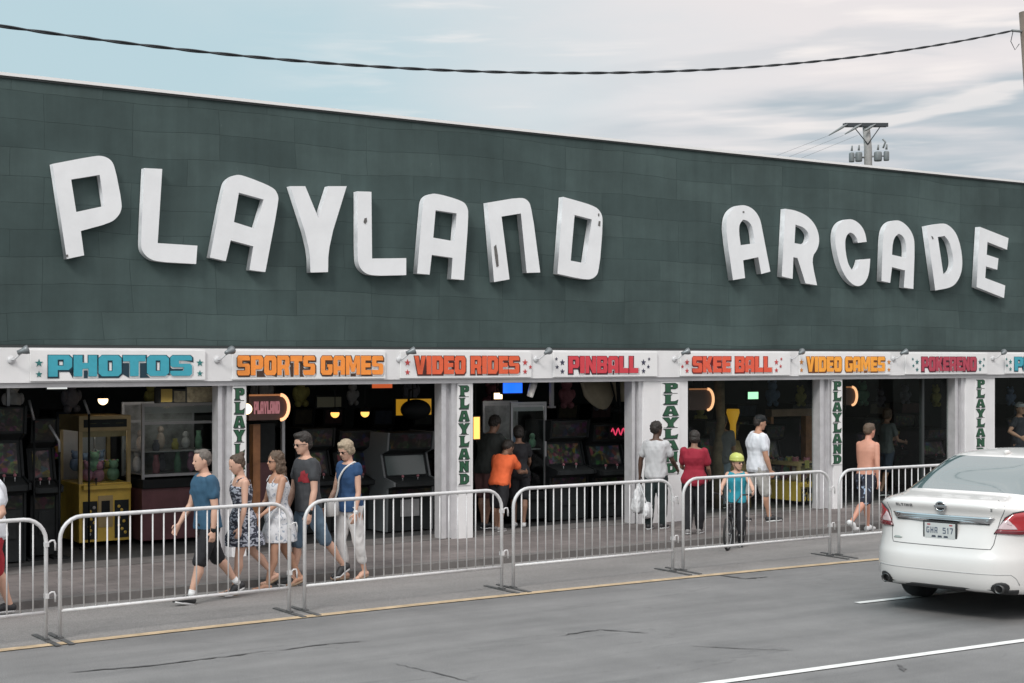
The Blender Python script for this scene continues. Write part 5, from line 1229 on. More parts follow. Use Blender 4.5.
# --- 4 tall man in charcoal
x, y, z = at(308, 585.5)
p4_ = person('tall young man in a charcoal T-shirt with red print, glasses and denim shorts', x, y, z, WALKL + 6, 1.70, 'm', .93, SK_L, ('thick', H_DRK), 3, (8, 0),
    legL=(-26, 14), legR=(14, 6), armL=(2, 8, 12), armR=(8, 8, 10), top=('tshirt', fabric('charcoal_cotton', (.045, .047, .052))), bottom=('longshorts', fabric('denim_blue', (.085, .13, .18), .2)), shoes='black', footp=(26, -10), extras=(('glasses',), ('watch', 0)))
# --- 5 woman in blue top
x, y, z = at(350, 580.5)
p5_ = person('older woman with short blonde hair in a blue top and white cropped trousers', x, y, z, WALKL + 14, 1.585, 'f', .97, SK_L, ('bob', H_BLO), 2, (18, 4),
    legL=(-8, 10), legR=(10, 18), armL=(2, 7, 10), armR=(12, 8, 22), top=('sleeveless', fabric('royal_blue_cotton', (.018, .058, .145))), bottom=('capri', fabric('white_cotton', (.66, .64, .63))), shoes='sandal', footp=(6, -4), extras=(('glasses',), ('wrist', 0)))

def attach_red_print(p):
    # angular red patch printed on the front-left of the chest, following the cloth
    S, fw, H = p['S'], p['fw'], p['H']; poly = [(-.01, .0), (.03, .008), (.045, -.004), (.06, .010), (.105, .0), (.10, .03), (.085, .045), (.09, .075), (.07, .07), (.06, .10), (.04, .075), (.025, .085), (.02, .05), (-.002, .035)]
    shirt = [c for c in p['root'].children if c.name.startswith('shirt')][0]
    from mathutils.bvhtree import BVHTree
    bv = BVHTree.FromPolygons([v.co for v in shirt.data.vertices], [tuple(q.vertices) for q in shirt.data.polygons])
    bm = bmesh.new(); f = bm.faces.new([bm.verts.new((u, v, 0)) for u, v in poly]); bmesh.ops.triangulate(bm, faces=bm.faces[:]); bmesh.ops.subdivide_edges(bm, edges=bm.edges[:], cuts=3, use_grid_fill=True)
    d = (Vector((-.72, -.69, 0))).normalized(); u_ = Vector((-.69, .72, 0)) * 1.35; c = S(.68) + Vector((0, 0, 0))
    for v in bm.verts:
        o = c + u_ * (v.co.x - .045) - d * .6 + Vector((0, 0, v.co.y * 1.35)); hit = bv.ray_cast(o, d)
        v.co = (hit[0] + hit[1] * .004) if hit[0] else o + d * .5
    me = bpy.data.meshes.new('shirt_print'); bm.to_mesh(me); bm.free(); me.materials.append(fabric('red_print', (.30, .025, .035))); o = bpy.data.objects.new('shirt_print', me); link(o, shirt)
attach_red_print(p4_)

def world_pt(p, v): return p['M'] @ v
M_BAGW = mat('white_leather', (.62, .60, .58), .5, var=.05)
def shoulder_bag(p):
    S, fw, H = p['S'], p['fw'], p['H']; Yv = Vector((0, 1, 0))
    r = thing('shoulder_bag', tuple(world_pt(p, Vector((0, 0, 0)))), p['root'].rotation_euler.z, 'small white bag on a diagonal strap at the blonde woman\'s side', 'bag')
    c = S(.515) + Yv * -.045 * H + fw * .125 * H
    mb = MB(); mb.loft([ering(c + Vector((0, 0, dz_)), fw, Yv, a_, b__, 16, 3.2) for dz_, a_, b__ in ((-.085, .07, .03), (-.07, .095, .042), (.02, .095, .04), (.07, .085, .03), (.085, .07, .018))], M_BAGW); mb.build('pouch', r)
    a1 = S(.835) + Yv * .062 * H
    front = [a1 + Vector((0, 0, .010)), S(.80) + Yv * .035 * H + fw * .066 * H, S(.73) + fw * .092 * H, S(.65) + Yv * -.02 * H + fw * .090 * H, S(.59) + Yv * -.04 * H + fw * .098 * H, c + Vector((0, 0, .08))]
    back = [a1 + Vector((0, 0, .010)), S(.80) + Yv * .035 * H - fw * .062 * H, S(.70) - fw * .088 * H - Yv * .02 * H, S(.62) - Yv * .08 * H - fw * .078 * H, S(.56) - Yv * .125 * H, c + Vector((0, 0, .08)) - fw * .03]
    mb = MB()
    for P in (front, back):
        Q = []
        for i in range(len(P) - 1):
            for k in range(6):
                t = k / 6; p0 = P[max(i - 1, 0)]; p1_ = P[i]; p2 = P[i + 1]; p3__ = P[min(i + 2, len(P) - 1)]
                Q.append(.5 * ((2 * p1_) + (p2 - p0) * t + (2 * p0 - 5 * p1_ + 4 * p2 - p3__) * t * t + (3 * p1_ - p0 - 3 * p2 + p3__) * t ** 3))
        Q.append(P[-1]); mb.tube(Q, .0115, M_BAGW, 6)
    mb.build('strap', r)
shoulder_bag(p5_)
def small_purse(p, arm, label, m, sz=.04):
    sh, el, wr, ud, fd_, sg = p['arms'][arm]; c = world_pt(p, wr + fd_ * .085 * p['H'])
    r = thing('clutch_purse', tuple(c), p['root'].rotation_euler.z, label, 'purse'); mb = MB()
    mb.loft([ering(Vector((0, 0, dz_)), Vector((1, 0, 0)), Vector((0, 1, 0)), a_, b_, 14, 3) for dz_, a_, b_ in ((-.05, .05, .010), (-.04, .065, .018), (.02, .06, .016), (.035, .05, .006))], m); mb.build('pouch', r)
    mb = MB(); mb.tube([(-.05, 0, .03), (-.03, 0, .07), (.03, 0, .07), (.05, 0, .03)], .005, m, 6); mb.build('strap', r)
small_purse(p3_, 0, 'small black purse held by the woman in the white dress', M_BLK)

# --- 6 boy in orange bending at a machine + 6b dark-dressed companion
a_wall = 33.0
x, y = wpos(wX(499, -.35), -.35).xy
person('boy in an orange T-shirt and black shorts, back turned, leaning on a machine', x, y, SW, 62, 1.30, 'm', 1.16, SK_M, ('short', H_DRK), 24, (26, -14),
    legL=(4, 4), legR=(-6, 4), armL=(38, 10, 50), armR=(30, 12, 55), top=('loose', fabric('orange_cotton', (.68, .12, .035))), bottom=('longshorts', fabric('black_cotton', (.012, .012, .015))), shoes='grey')
x, y = wpos(wX(486, -.75), -.75).xy
person('shadowed person in dark clothes with bare legs left of the boy in orange', x, y, SW, 50, 1.62, 'm', 1.1, SK_M, ('afro', H_DRK), 14, (20, 10),
    legL=(3, 3), legR=(-5, 3), armL=(35, 10, 50), armR=(35, 10, 50), top=('loose', fabric('dark_green_cotton', (.018, .022, .02))), bottom=('shorts', fabric('maroon_cotton', (.10, .045, .045))), shoes='black')
x, y = wpos(wX(519, -.6), -.6).xy
person('person in black with pale bare legs and white shoes right of the boy in orange', x, y, SW, 95, 1.45, 'f', 1.0, SK_M, ('bob', H_DRK), 6, (6, 0),
    legL=(4, 3), legR=(-6, 3), armL=(20, 8, 40), armR=(20, 8, 40), top=('tshirt', fabric('black_cotton', (.012, .012, .015))), bottom=('shorts', fabric('black_cotton', (.012, .012, .015))), shoes='white')
# --- 7 man in grey shirt with plastic bags
x, y, z = at(656, 529, SW)
p7 = person('man in a pale grey T-shirt and dark trousers, seen from behind, carrying plastic bags', x, y, z, 62, 1.52, 'm', 1.0, SK_D, ('afro', H_DRK), 0, (2, -25),
    legL=(-8, 4), legR=(10, 6), armL=(0, 20, 6), armR=(22, 14, 30), top=('loose', fabric('pale_grey_cotton', (.50, .50, .51))), bottom=('pants', fabric('dark_green_trousers', (.015, .025, .026))), shoes='black', footp=(0, 0))
M_PLAS = mat('white_plastic_bag', (.62, .62, .63), .35, var=.08, vscale=14, bump=.8, bscale=18)
def plastic_bag(p, arm, label, w, h, drop=(0, 0, 0)):
    off = Vector((0, 0, 0)); dp = Vector(drop)
    sh, el, wr, ud, fd_, sg = p['arms'][arm]; c = world_pt(p, wr + fd_ * .07 * p['H'] + off)
    r = thing('plastic_bag', tuple(c), p['root'].rotation_euler.z, label, 'bag', 'white plastic bags hanging from the man\'s hand')
    mb = MB(); rings = []
    for t, k, d in ((-1.0, .55, .5), (-.97, .85, .8), (-.8, 1.0, 1), (-.55, .95, .95), (-.3, .7, .65), (-.12, .35, .35), (-.02, .12, .14)):
        rings.append(ering(Vector((0, 0, t * h)), Vector((1, 0, 0)), Vector((0, 1, 0)), w * k, w * .5 * d, 18, 2.5))
    rings = [[p + Vector(drop) for p in rg] for rg in rings]; mb.loft(rings, M_PLAS); me = remesh(mb.mesh(), .012, 1, disp=.02, dscale=14, m=M_PLAS, seed=w); o = bpy.data.objects.new('sack', me); link(o, r)
    mb = MB(); mb.tube([Vector((-.03, 0, -.06)) + dp, Vector((-.012, 0, .0)), (0, 0, .02), Vector((.012, 0, 0)), Vector((.03, 0, -.06)) + dp], .008, M_PLAS, 6); mb.build('handles', r)
plastic_bag(p7, 0, 'long wrinkled white plastic bag at the man\'s left side', .17, .44)
plastic_bag(p7, 0, 'small bright white plastic bag hanging low behind the man\'s legs', .13, .24, (-.20, -.22, -.24))
# --- 8 person in red
x, y, z = at(694, 534, SW)
person('person in a loose red top and black trousers turned towards the skee ball bay', x, y, z, 72, 1.42, 'f', 1.12, SK_M, ('bob', H_DRK), 2, (4, 12),
    legL=(-8, 6), legR=(10, 8), armL=(22, 12, 52), armR=(14, 10, 40), top=('loose', fabric('crimson_cotton', (.27, .012, .030))), bottom=('pants', fabric('black_cotton', (.012, .012, .015))), shoes='grey', footp=(4, 0))
x, y = wpos(wX(722, -1.1), -1.1).xy
person('dim figure in a grey top and washed jeans standing inside behind the person in red', x, y, SW, 70, 1.50, 'm', 1.0, SK_M, ('thick', H_DRK), 3, (6, 0),
    legL=(4, 4), legR=(-4, 4), armL=(10, 8, 20), armR=(10, 8, 20), top=('loose', fabric('mid_grey_cotton', (.10, .105, .105))), bottom=('pants', fabric('washed_jeans', (.16, .20, .23))), shoes='black')
# --- 10 man in white t-shirt
x, y, z = at(757, 521.5, SW)
person('heavy man in a white T-shirt, light shorts and dark cap walking past skee ball', x, y, z, 12, 1.60, 'm', 1.18, SK_T, ('short', H_DRK), 2, (6, 150 - 150),
    legL=(-14, 10), legR=(16, 6), armL=(-8, 10, 12), armR=(6, 10, 12), top=('loose', fabric('white_tshirt', (.68, .70, .74))), bottom=('longshorts', fabric('light_grey_shorts', (.36, .35, .33))), shoes='black', footp=(10, -6), extras=(('cap', M_BLK),))
# --- 9 child on a small bicycle, coming towards the viewer
x, y, z = at(735, 547)
cx, cy = x, y; CF = -112
def bike():
    r = thing('kids_bicycle', (cx, cy, 0), R(CF), 'small black bicycle ridden by the child in the yellow helmet', 'bicycle')
    WR = .22; M_BK = mat('black_bike_paint', (.015, .015, .018), .3); M_T = mat('bike_tyre', (.02, .02, .02), .8)
    for wx in (-.40, .40):
        w = bpy.data.objects.new('wheel', None); link(w, r); w.location = (wx, 0, WR)
        mb = MB(); mb.tube([(WR * .93 * math.cos(R(a)), 0, WR * .93 * math.sin(R(a))) for a in range(0, 360, 12)], .017, M_T, 8, closed=True); mb.build('tyre', w)
        mb = MB(); mb.tube([(WR * .84 * math.cos(R(a)), 0, WR * .84 * math.sin(R(a))) for a in range(0, 360, 12)], .007, M_GRYM, 6, closed=True); mb.tube([(0, -.03, 0), (0, .03, 0)], .014, M_GRYM, 8)
        for a in range(0, 360, 20): mb.tube([(0, .015 * (1 if a % 40 else -1), 0), (WR * .84 * math.cos(R(a)), 0, WR * .84 * math.sin(R(a)))], .0016, M_GRYM, 4)
        mb.build('rim', w)
    mb = MB()
    bb_ = (-.06, 0, .24); hd = (.27, 0, .52); hd2 = (.29, 0, .44); st = (-.16, 0, .50)
    for a, b_ in ((bb_, hd2), (st, hd), (st, bb_), (bb_, (-.4, .04, WR)), (bb_, (-.4, -.04, WR)), (st, (-.4, .04, WR)), (st, (-.4, -.04, WR))): mb.tube([a, b_], .013, M_BK, 8)
    mb.build('frame', r)
    mb = MB(); mb.tube([hd, hd2], .018, M_BK); mb.tube([hd2, (.33, .05, .40), (.40, .05, WR)], .011, M_BK); mb.tube([hd2, (.33, -.05, .40), (.40, -.05, WR)], .011, M_BK); mb.build('fork', r)
    mb = MB(); mb.tube([(.27, 0, .52), (.25, 0, .60)], .012, M_BK); mb.tube([(.14, .24, .72), (.22, .14, .72), (.25, .06, .60), (.25, -.06, .60), (.22, -.14, .72), (.14, -.24, .72)], .011, M_BK); mb.build('handlebar', r)
    for s_ in (1, -1): mb = MB(); mb.tube([(.10, s_ * .27, .72), (.15, s_ * .23, .72)], .017, M_T); mb.build('grip', r)
    mb = MB(); mb.loft([ering(Vector((t, 0, .585)), Vector((0, 1, 0)), Vector((0, 0, 1)), w_, .02, 12) for t, w_ in ((-.26, .05), (-.22, .075), (-.14, .06), (-.04, .022), (-.02, .015))], M_T); mb.tube([(-.16, 0, .50), (-.18, 0, .57)], .012, M_GRYM); mb.build('saddle', r)
    mb = MB(); mb.tube([(-.06, -.05, .24), (-.06, .05, .24)], .02, M_GRYM); mb.tube([(-.06, .06, .24), (.02, .06, .15)], .009, M_GRYM); mb.tube([(-.06, -.06, .24), (-.14, -.06, .33)], .009, M_GRYM); mb.build('crank', r)
    for q in ((.02, .10, .15), (-.14, -.10, .33)): mb = MB(); mb.box(q[0] - .035, q[0] + .035, q[1] - .04, q[1] + .04, q[2] - .01, q[2] + .01, M_T); mb.build('pedal', r)
bike()
dx_ = Vector((math.cos(R(CF)), math.sin(R(CF)), 0)) * -.10
person('child in a yellow helmet and turquoise vest astride a small bicycle', cx + dx_.x, cy + dx_.y, 0, CF + 14, 1.20, 'm', 1.0, SK_L, ('short', H_BRN), 6, (0, 45),
    legL=(18, 22), legR=(-4, 6), armL=(34, 24, 40), armR=(34, 24, 40), top=('tank', fabric('turquoise_vest', (.02, .26, .34))), bottom=('pants', fabric('black_cotton', (.012, .012, .015))), shoes='black', extras=(('helmet', mat('lime_yellow_helmet', (.50, .54, .14), .35)), ('glasses',)))
# --- 12 shirtless man
x, y, z = at(866, 532)
person('shirtless sunburnt man in blue and black swim shorts walking away', x, y, z, 38, 1.60, 'm', .98, SK_R, ('short', H_LBR), 5, (4, 0),
    legL=(20, 22), legR=(-24, 20), armL=(10, 8, 20), armR=(-8, 10, 12), bottom=('longshorts', SWIM), shoes='white', footp=(-4, 34))
x, y = wpos(wX(886, -1.0), -1.0).xy
person('person in a light top partly hidden behind the shirtless man', x, y, SW, 40, 1.55, 'f', .9, SK_M, ('bob', H_BRN), 2, (4, 0),
    legL=(12, 10), legR=(-14, 10), armL=(20, 10, 70), armR=(20, 10, 60), top=('tshirt', fabric('washed_grey_green', (.07, .08, .08))), bottom=('shorts', fabric('dark_denim', (.03, .04, .06))), shoes='black')
# --- 14 elbow at the left photo edge
x, y, z = at(-10, 618)
person('person at the left photo edge in a white T-shirt and red shorts', x, y, z, WALKL, 1.60, 'm', 1.2, SK_L, ('short', H_BRN), 2, (0, 0),
    legL=(8, 4), legR=(-12, 8), armL=(-14, 22, 60), armR=(10, 10, 20), top=('loose', fabric('white_tshirt', (.68, .70, .74))), bottom=('longshorts', fabric('red_shorts', (.35, .02, .03))), shoes='black')
# --- 15 person inside the last bay
x, y = wpos(wX(1019, -.5), -.5).xy
person('person in a pale cap with an arm akimbo in the last bay behind the car', x, y, SW, -40, 1.62, 'm', 1.0, SK_T, ('short', H_BRN), 0, (0, -20),
    legL=(3, 3), legR=(-3, 3), armL=(-14, 40, 70), armR=(-14, 40, 80), top=('tshirt', fabric('dark_navy', (.02, .022, .03))), bottom=('pants', fabric('dark_denim', (.03, .04, .06))), shoes='black', extras=(('cap', mat('pale_grey_cap', (.35, .35, .36), .8)),))
# ================================================================== WHITE SEDAN
from mathutils.bvhtree import BVHTree
M_PAINT = mat('pearl_white_paint', (.66, .635, .615), .25, coat=.6, var=.02, vscale=2)
M_CGL = mat('car_window_glass', (.075, .12, .125), .06, spec=.5, coat=.5)
M_PLA = mat('black_plastic', (.022, .022, .023), .6); M_CHR = mat('chrome', (.55, .55, .56), .12, 1.0)
M_TYRE = mat('tyre_rubber', (.022, .022, .023), .85, bump=.3); M_RIM = mat('alloy', (.42, .42, .43), .3, .8)
M_RED = mat('tail_red_lens', (.38, .022, .028), .12, coat=.8); M_REDD = mat('tail_dark_red_lens', (.13, .008, .014), .15, coat=.8); M_CLR = mat('tail_clear_lens', (.55, .42, .43), .12, coat=.8)
M_EXH = mat('sooty_steel', (.10, .10, .10), .35, .9)
M_SEAM = mat('panel_gap', (.10, .10, .10), .8)
CARS = 1.02
rings_c = [  # zr, zm, zf, xr, xf, w, n
 (.26,.20,.22,-2.12,2.15,.76,5), (.29,.21,.24,-2.34,2.34,.85,4.6), (.35,.29,.32,-2.405,2.42,.900,4.3), (.46,.44,.44,-2.435,2.44,.915,4.2), (.58,.58,.52,-2.435,2.43,.915,4.2),
 (.66,.66,.58,-2.405,2.40,.912,4.2), (.76,.74,.64,-2.375,2.36,.905,4.2), (.88,.82,.69,-2.335,2.30,.895,4.6), (.99,.90,.74,-2.318,2.20,.88,4.8), (1.085,.955,.80,-2.350,2.05,.858,4.8),
 (1.130,.995,.86,-2.27,1.85,.815,4.8), (1.152,1.015,.92,-2.06,1.55,.775,5), (1.170,1.03,.98,-1.90,1.32,.755,5.5), (1.245,1.16,1.13,-1.63,1.02,.72,5.5), (1.360,1.30,1.30,-1.29,.66,.670,5.5),
 (1.450,1.42,1.43,-.98,.36,.615,5), (1.487,1.47,1.475,-.78,.18,.55,4.5), (1.510,1.50,1.505,-.52,.0,.40,4), (1.520,1.518,1.518,-.34,-.12,.16,3)]
def cr(a, b, c, d, t): return .5 * ((2 * b) + (c - a) * t + (2 * a - 5 * b + 4 * c - d) * t * t + (3 * b - a - 3 * c + d) * t ** 3)
def build_car():
    NV = 5; NP = 176; rows = []; vv = []
    n = len(rings_c)
    for i in range(n - 1):
        for k in range(NV):
            t = k / NV; r = [cr(rings_c[max(i - 1, 0)][j], rings_c[i][j], rings_c[i + 1][j], rings_c[min(i + 2, n - 1)][j], t) for j in range(7)]
            rows.append(r); vv.append(i + t)
    rows.append(list(rings_c[-1])); vv.append(n - 1)
    P = []
    for r in rows:
        zr, zm, zf, xr, xf, w, e = r; xc = (xr + xf) / 2; a = (xf - xr) / 2; rg = []
        for k in range(NP):
            t = 2 * math.pi * k / NP; ct, st = math.cos(t), math.sin(t); u = math.copysign(abs(ct) ** (2 / e), ct); q = math.copysign(abs(st) ** (2 / e), st)
            z = zm + ((zr - zm) * abs(u) ** 2.6 if u < 0 else (zf - zm) * u ** 2.6)
            rg.append(Vector((xc + a * u, w * q, z)))
        P.append(rg)
    vs = [p for r in P for p in r]; fs = []; ms = []
    for i in range(len(P) - 1):
        v = (vv[i] + vv[i + 1]) / 2; zr, zm, zf, xr, xf, w, e = rows[i]; xc = (xr + xf) / 2; a = (xf - xr) / 2
        for k in range(NP):
            k2 = (k + 1) % NP; fs.append((i * NP + k, i * NP + k2, (i + 1) * NP + k2, (i + 1) * NP + k))
            c = (P[i][k] + P[i][k2]) / 2; u = (c.x - xc) / a; q = abs(c.y) / w; m = 0
            if v < .95: m = 2
            if 12.1 < v < 15.3:
                if u < 0 and q < .90 and abs(u) > .88: m = 1
                elif u > 0 and q < .90 and abs(u) > .88: m = 1
                elif abs(u) < .84 and v > 12.4: m = 1 if abs(c.x + .12) > .045 else 2
            ms.append(m)
    fs.append(tuple(reversed(range(NP)))); ms.append(2); fs.append(tuple((len(P) - 1) * NP + k for k in range(NP))); ms.append(0)
    me = bpy.data.meshes.new('body'); me.from_pydata([tuple(v) for v in vs], [], fs)
    for m in (M_PAINT, M_CGL, M_PLA): me.materials.append(m)
    me.polygons.foreach_set('material_index', ms); me.polygons.foreach_set('use_smooth', [True] * len(fs)); me.update()
    bm = bmesh.new(); bm.from_mesh(me); bmesh.ops.recalc_face_normals(bm, faces=bm.faces); bm.to_mesh(me); bm.free()
    bv = BVHTree.FromPolygons([v.co for v in me.vertices], [tuple(q.vertices) for q in me.polygons])
    # wheel housings
    cut = MB()
    for x in (-1.22, 1.38):
        for s in (1, -1):
            cut.lathe([(0, 0), (.365, 0), (.365, .40), (0, .40)], M_PLA, 40, Matrix.Translation((x, s * .60, .325)) @ Matrix.Rotation(R(-90 * s), 4, 'X'), True)
    cm = cut.mesh(); bm = bmesh.new(); bm.from_mesh(cm); bmesh.ops.remove_doubles(bm, verts=bm.verts, dist=.0005); bmesh.ops.recalc_face_normals(bm, faces=bm.faces); bm.to_mesh(cm); bm.free()
    cm.materials.clear(); [cm.materials.append(m) for m in (M_PAINT, M_CGL, M_PLA)]
    for p in cm.polygons: p.material_index = 2
    oc = bpy.data.objects.new('tmpc', cm); col.objects.link(oc); ob = bpy.data.objects.new('tmpb', me); col.objects.link(ob)
    md = ob.modifiers.new('b', 'BOOLEAN'); md.operation = 'DIFFERENCE'; md.object = oc; md.solver = 'EXACT'
    dg = bpy.context.evaluated_depsgraph_get(); dg.update(); me2 = bpy.data.meshes.new_from_object(ob.evaluated_get(dg)); bpy.data.objects.remove(oc); bpy.data.objects.remove(ob)
    me2.name = 'body'
    # place
    yaw = R(49.0); wc = ray_ground(945, 605); fwd = Vector((math.cos(yaw), math.sin(yaw), 0)); lf = Vector((-math.sin(yaw), math.cos(yaw), 0))
    org = Vector(((940 - 512) / F * 14.0, 14.0, 0)) + fwd * 2.37 * CARS
    root = thing('parked_car', (org.x, org.y, 0), yaw, 'white four-door sedan seen from behind at the right edge of the road', 'car'); root.scale = (CARS,) * 3; root.name = 'sedan_car'
    body = bpy.data.objects.new('body', me2); link(body, root)
    AX = -1.70
    def ph(y): return math.atan(y / .66)
    def hit(phi, z, e=.004, ax=AX, front=False):
        s = 1 if front else -1
        d = Vector((-s * math.cos(phi), -math.sin(phi), 0)); o = Vector((ax, 0, z)) - d * 3
        h = bv.ray_cast(o, d); return (h[0] + h[1] * (e if h[1].dot(d) < 0 else -e), h[1]) if h[0] else (o + d * 2, -d)
    def patch(name, poly, m, e=.004, th=.006, parent=root, mirror=False, cuts=3, front=False, ax=AX):
        bm = bmesh.new(); pts = [(-p[0], p[1]) for p in reversed(poly)] if mirror else poly
        f = bm.faces.new([bm.verts.new((u, v, 0)) for u, v in pts]); bmesh.ops.triangulate(bm, faces=bm.faces[:]); bmesh.ops.subdivide_edges(bm, edges=bm.edges[:], cuts=cuts, use_grid_fill=True)
        for v in bm.verts: v.co = hit(v.co.x, v.co.y, e, ax, front)[0]
        bmesh.ops.recalc_face_normals(bm, faces=bm.faces)
        me_ = bpy.data.meshes.new(name); bm.to_mesh(me_); bm.free(); me_.materials.append(m); me_.polygons.foreach_set('use_smooth', [True] * len(me_.polygons))
        o = bpy.data.objects.new(name, me_); link(o, parent); sd = o.modifiers.new('s', 'SOLIDIFY'); sd.thickness = th; sd.offset = 0; return o
    def seam(name, pts, r=.0035, m=M_SEAM, parent=root, e=.0):
        Q = []
        for i in range(len(pts) - 1):
            k_ = max(2, int((Vector(pts[i + 1]) - Vector(pts[i])).length / .03))
            for k in range(k_): Q.append(Vector(pts[i]).lerp(Vector(pts[i + 1]), k / k_))
        Q.append(Vector(pts[-1])); mb = MB(); mb.tube([hit(q.x, q.y, e)[0] for q in Q], r, m, 6); return mb.build(name, parent)
    # boot lid outline
    lid = [(ph(-.70), 1.135), (ph(-.66), 1.02), (ph(-.60), .90), (ph(-.53), .74), (ph(-.49), .695), (ph(.49), .695), (ph(.53), .74), (ph(.60), .90), (ph(.66), 1.02), (ph(.70), 1.135)]
    seam('boot_lid_gap', lid, .0038)
    seam('bumper_crease', [(ph(-.92), .37), (ph(-.84), .43), (ph(-.74), .47), (ph(.74), .47), (ph(.84), .43), (ph(.92), .37)], .005, mat('crease_grey', (.45, .44, .43), .4))
    patch('lower_valance', [(ph(-.95), .262), (ph(.95), .262), (ph(.92), .325), (ph(.50), .325), (ph(-.50), .325), (ph(-.92), .325)], M_PLA, .004)
    # tail lights
    for mir in (False, True):
        tl = patch('tail_light', [(ph(.55), .845), (ph(1.0), .835), (1.22, .86), (1.30, .985), (1.18, 1.015), (ph(1.05), 1.04), (ph(.82), 1.03), (ph(.70), .985)], M_RED, .007, .012, mirror=mir)
        patch('lower_band', [(ph(.55), .843), (ph(1.0), .832), (1.22, .856), (1.23, .88), (ph(1.0), .868), (ph(.57), .872)], M_REDD, .016, .006, tl, mir)
        patch('clear_lens', [(ph(.585), .880), (ph(.90), .880), (ph(.86), .905), (ph(.72), .925), (ph(.73), .975), (ph(.67), .955)], M_CLR, .016, .006, tl, mir)
        patch('clear_lens', [(1.06, .885), (1.16, .895), (1.14, .93), (1.05, .92)], M_CLR, .016, .006, tl, mir)
        mb = MB(); s = -1 if mir else 1
        mb.tube([hit(s * p, z, .010)[0] for p, z in [(ph(.545), .838), (ph(.62), .905), (ph(.695), .99), (ph(.76), 1.015), (ph(.82), 1.036), (ph(1.05), 1.046), (1.18, 1.02)]], .006, M_PLA, 6); mb.build('rim', tl)
    # chrome bar above the plate, with flared ends
    cb = patch('chrome_bar', [(ph(-.50), .925), (ph(-.20), .945), (ph(.20), .945), (ph(.50), .925), (ph(.56), .99), (ph(.40), .985), (ph(-.40), .985), (ph(-.56), .99)], M_CHR, .020, .022)
    patch('bar_shadow_edge', [(ph(-.50), .915), (ph(-.20), .915), (ph(.20), .915), (ph(.50), .915), (ph(.50), .925), (ph(.20), .944), (ph(-.20), .944), (ph(-.50), .925)], M_PLA, .006, .01)  # black patch painting the shade beneath the chrome bar
    # plate
    pc, pn = hit(0, .835, .012); X_ = pc.x
    pr = MB(); pr.box(X_ - .012, X_, -.17, .17, .745, .925, M_PLA); plate_o = pr.build('plate_frame', root, bevel=.004)
    mb = MB(); mb.box(X_ - .016, X_ - .0125, -.152, .152, .762, .908, mat('plate_white', (.50, .51, .50), .5)); pl = mb.build('number_plate', root)
    def rear_flat(polys, ext, m, name, parent, xx, off=0.0):
        me_ = flat_mesh(polys, ext, off); me_.materials.clear(); me_.materials.append(m); me_.transform(Matrix(((0, 0, -1, xx), (-1, 0, 0, 0), (0, 1, 0, 0), (0, 0, 0, 1)))); o = bpy.data.objects.new(name, me_); link(o, parent); return o
    G['4'] = G['7']
    g1 = word_polys('GHR', .115, .062, gap=2.2); g2 = word_polys('517', .105, .062, gap=2.4)
    for gq, ox in ((g1, -.135), (g2, .028)): rear_flat([[(x + ox, z + .808) for x, z in p] for p in P3(gq)], .0006, mat('plate_ink', (.08, .10, .14), .5), 'plate_characters', pl, X_ - .0172, -.0022)
    for ys in (-.06, 0, .06): rear_flat([[(ys - .022, .772), (ys + .022, .772), (ys + .018, .79), (ys - .018, .79)]], .0006, mat('plate_ink2', (.05, .06, .08), .5), 'plate_mark', pl, X_ - .0172)
    for yy in (-.11, .11): mb = MB(); mb.box(X_ - .0175, X_ - .0165, yy - .016, yy + .016, .885, .897, mat('plate_red', (.35, .05, .06), .5)); mb.build('plate_sticker', pl)
    # round badge with a bar
    bc, bn = hit(0, 1.065, .012); mb = MB(); mb.tube([(bc.x - .002 + (-.0) * 0, .048 * math.cos(R(a)), 1.065 + .042 * math.sin(R(a))) for a in range(0, 360, 15)], .0075, M_CHR, 8, closed=True); bd = mb.build('badge_ring', root)
    mb = MB(); mb.box(bc.x - .012, bc.x - .001, -.062, .062, 1.053, 1.077, M_CHR); mb.build('badge_bar', bd, bevel=.003); mb = MB(); mb.lathe([(0, 0), (.040, 0), (.040, .004), (0, .004)], M_PLA, 24, Matrix.Translation((bc.x + .002, 0, 1.065)) @ Matrix.Rotation(R(-90), 4, 'Y')); mb.build('badge_disc', bd)
    # model script (left of badge) and trim letter (right)
    def script(txt, y0, W, H_, z):
        g = word_polys(txt, W, H_, gap=2.5); me_ = flat_mesh([[(x + 0, zz) for x, zz in p] for p in P3(g)], .001, -.0012); me_.materials.clear(); me_.materials.append(M_CHR if False else mat('script_grey', (.22, .22, .22), .3, .6))
        for v in me_.vertices: h = hit(ph(y0 - v.co.x), z + v.co.y, .004 + v.co.z)[0]; v.co = h
        o = bpy.data.objects.new('script', me_); link(o, root)
    GI = G['T']
    script('ALTIMA', .50, .20, .026, 1.045); script('S', -.50, .022, .026, 1.045)
    # exhausts
    for s in (1, -1):
        h = hit(s * ph(.60), .335, .0)[0]; mb = MB(); mb.lathe([(.030, 0), (.040, .0), (.042, .10), (.034, .10), (.030, .02), (.030, .0)], M_EXH, 22, Matrix.Translation((h.x + .06, h.y, .335)) @ Matrix.Rotation(R(-90), 4, 'Y')); ex = mb.build('exhaust_pipe', root)
        mb = MB(); mb.lathe([(0, 0), (.031, 0), (.031, .01), (0, .01)], M_PLA, 18, Matrix.Translation((h.x + .045, h.y, .335)) @ Matrix.Rotation(R(-90), 4, 'Y')); mb.build('pipe_bore', ex)
        patch('exhaust_cutout', [(s * ph(.60) + .10 * math.cos(R(a)), .345 + .055 * math.sin(R(a))) for a in range(0, 360, 30)], M_PLA, .006, .003)
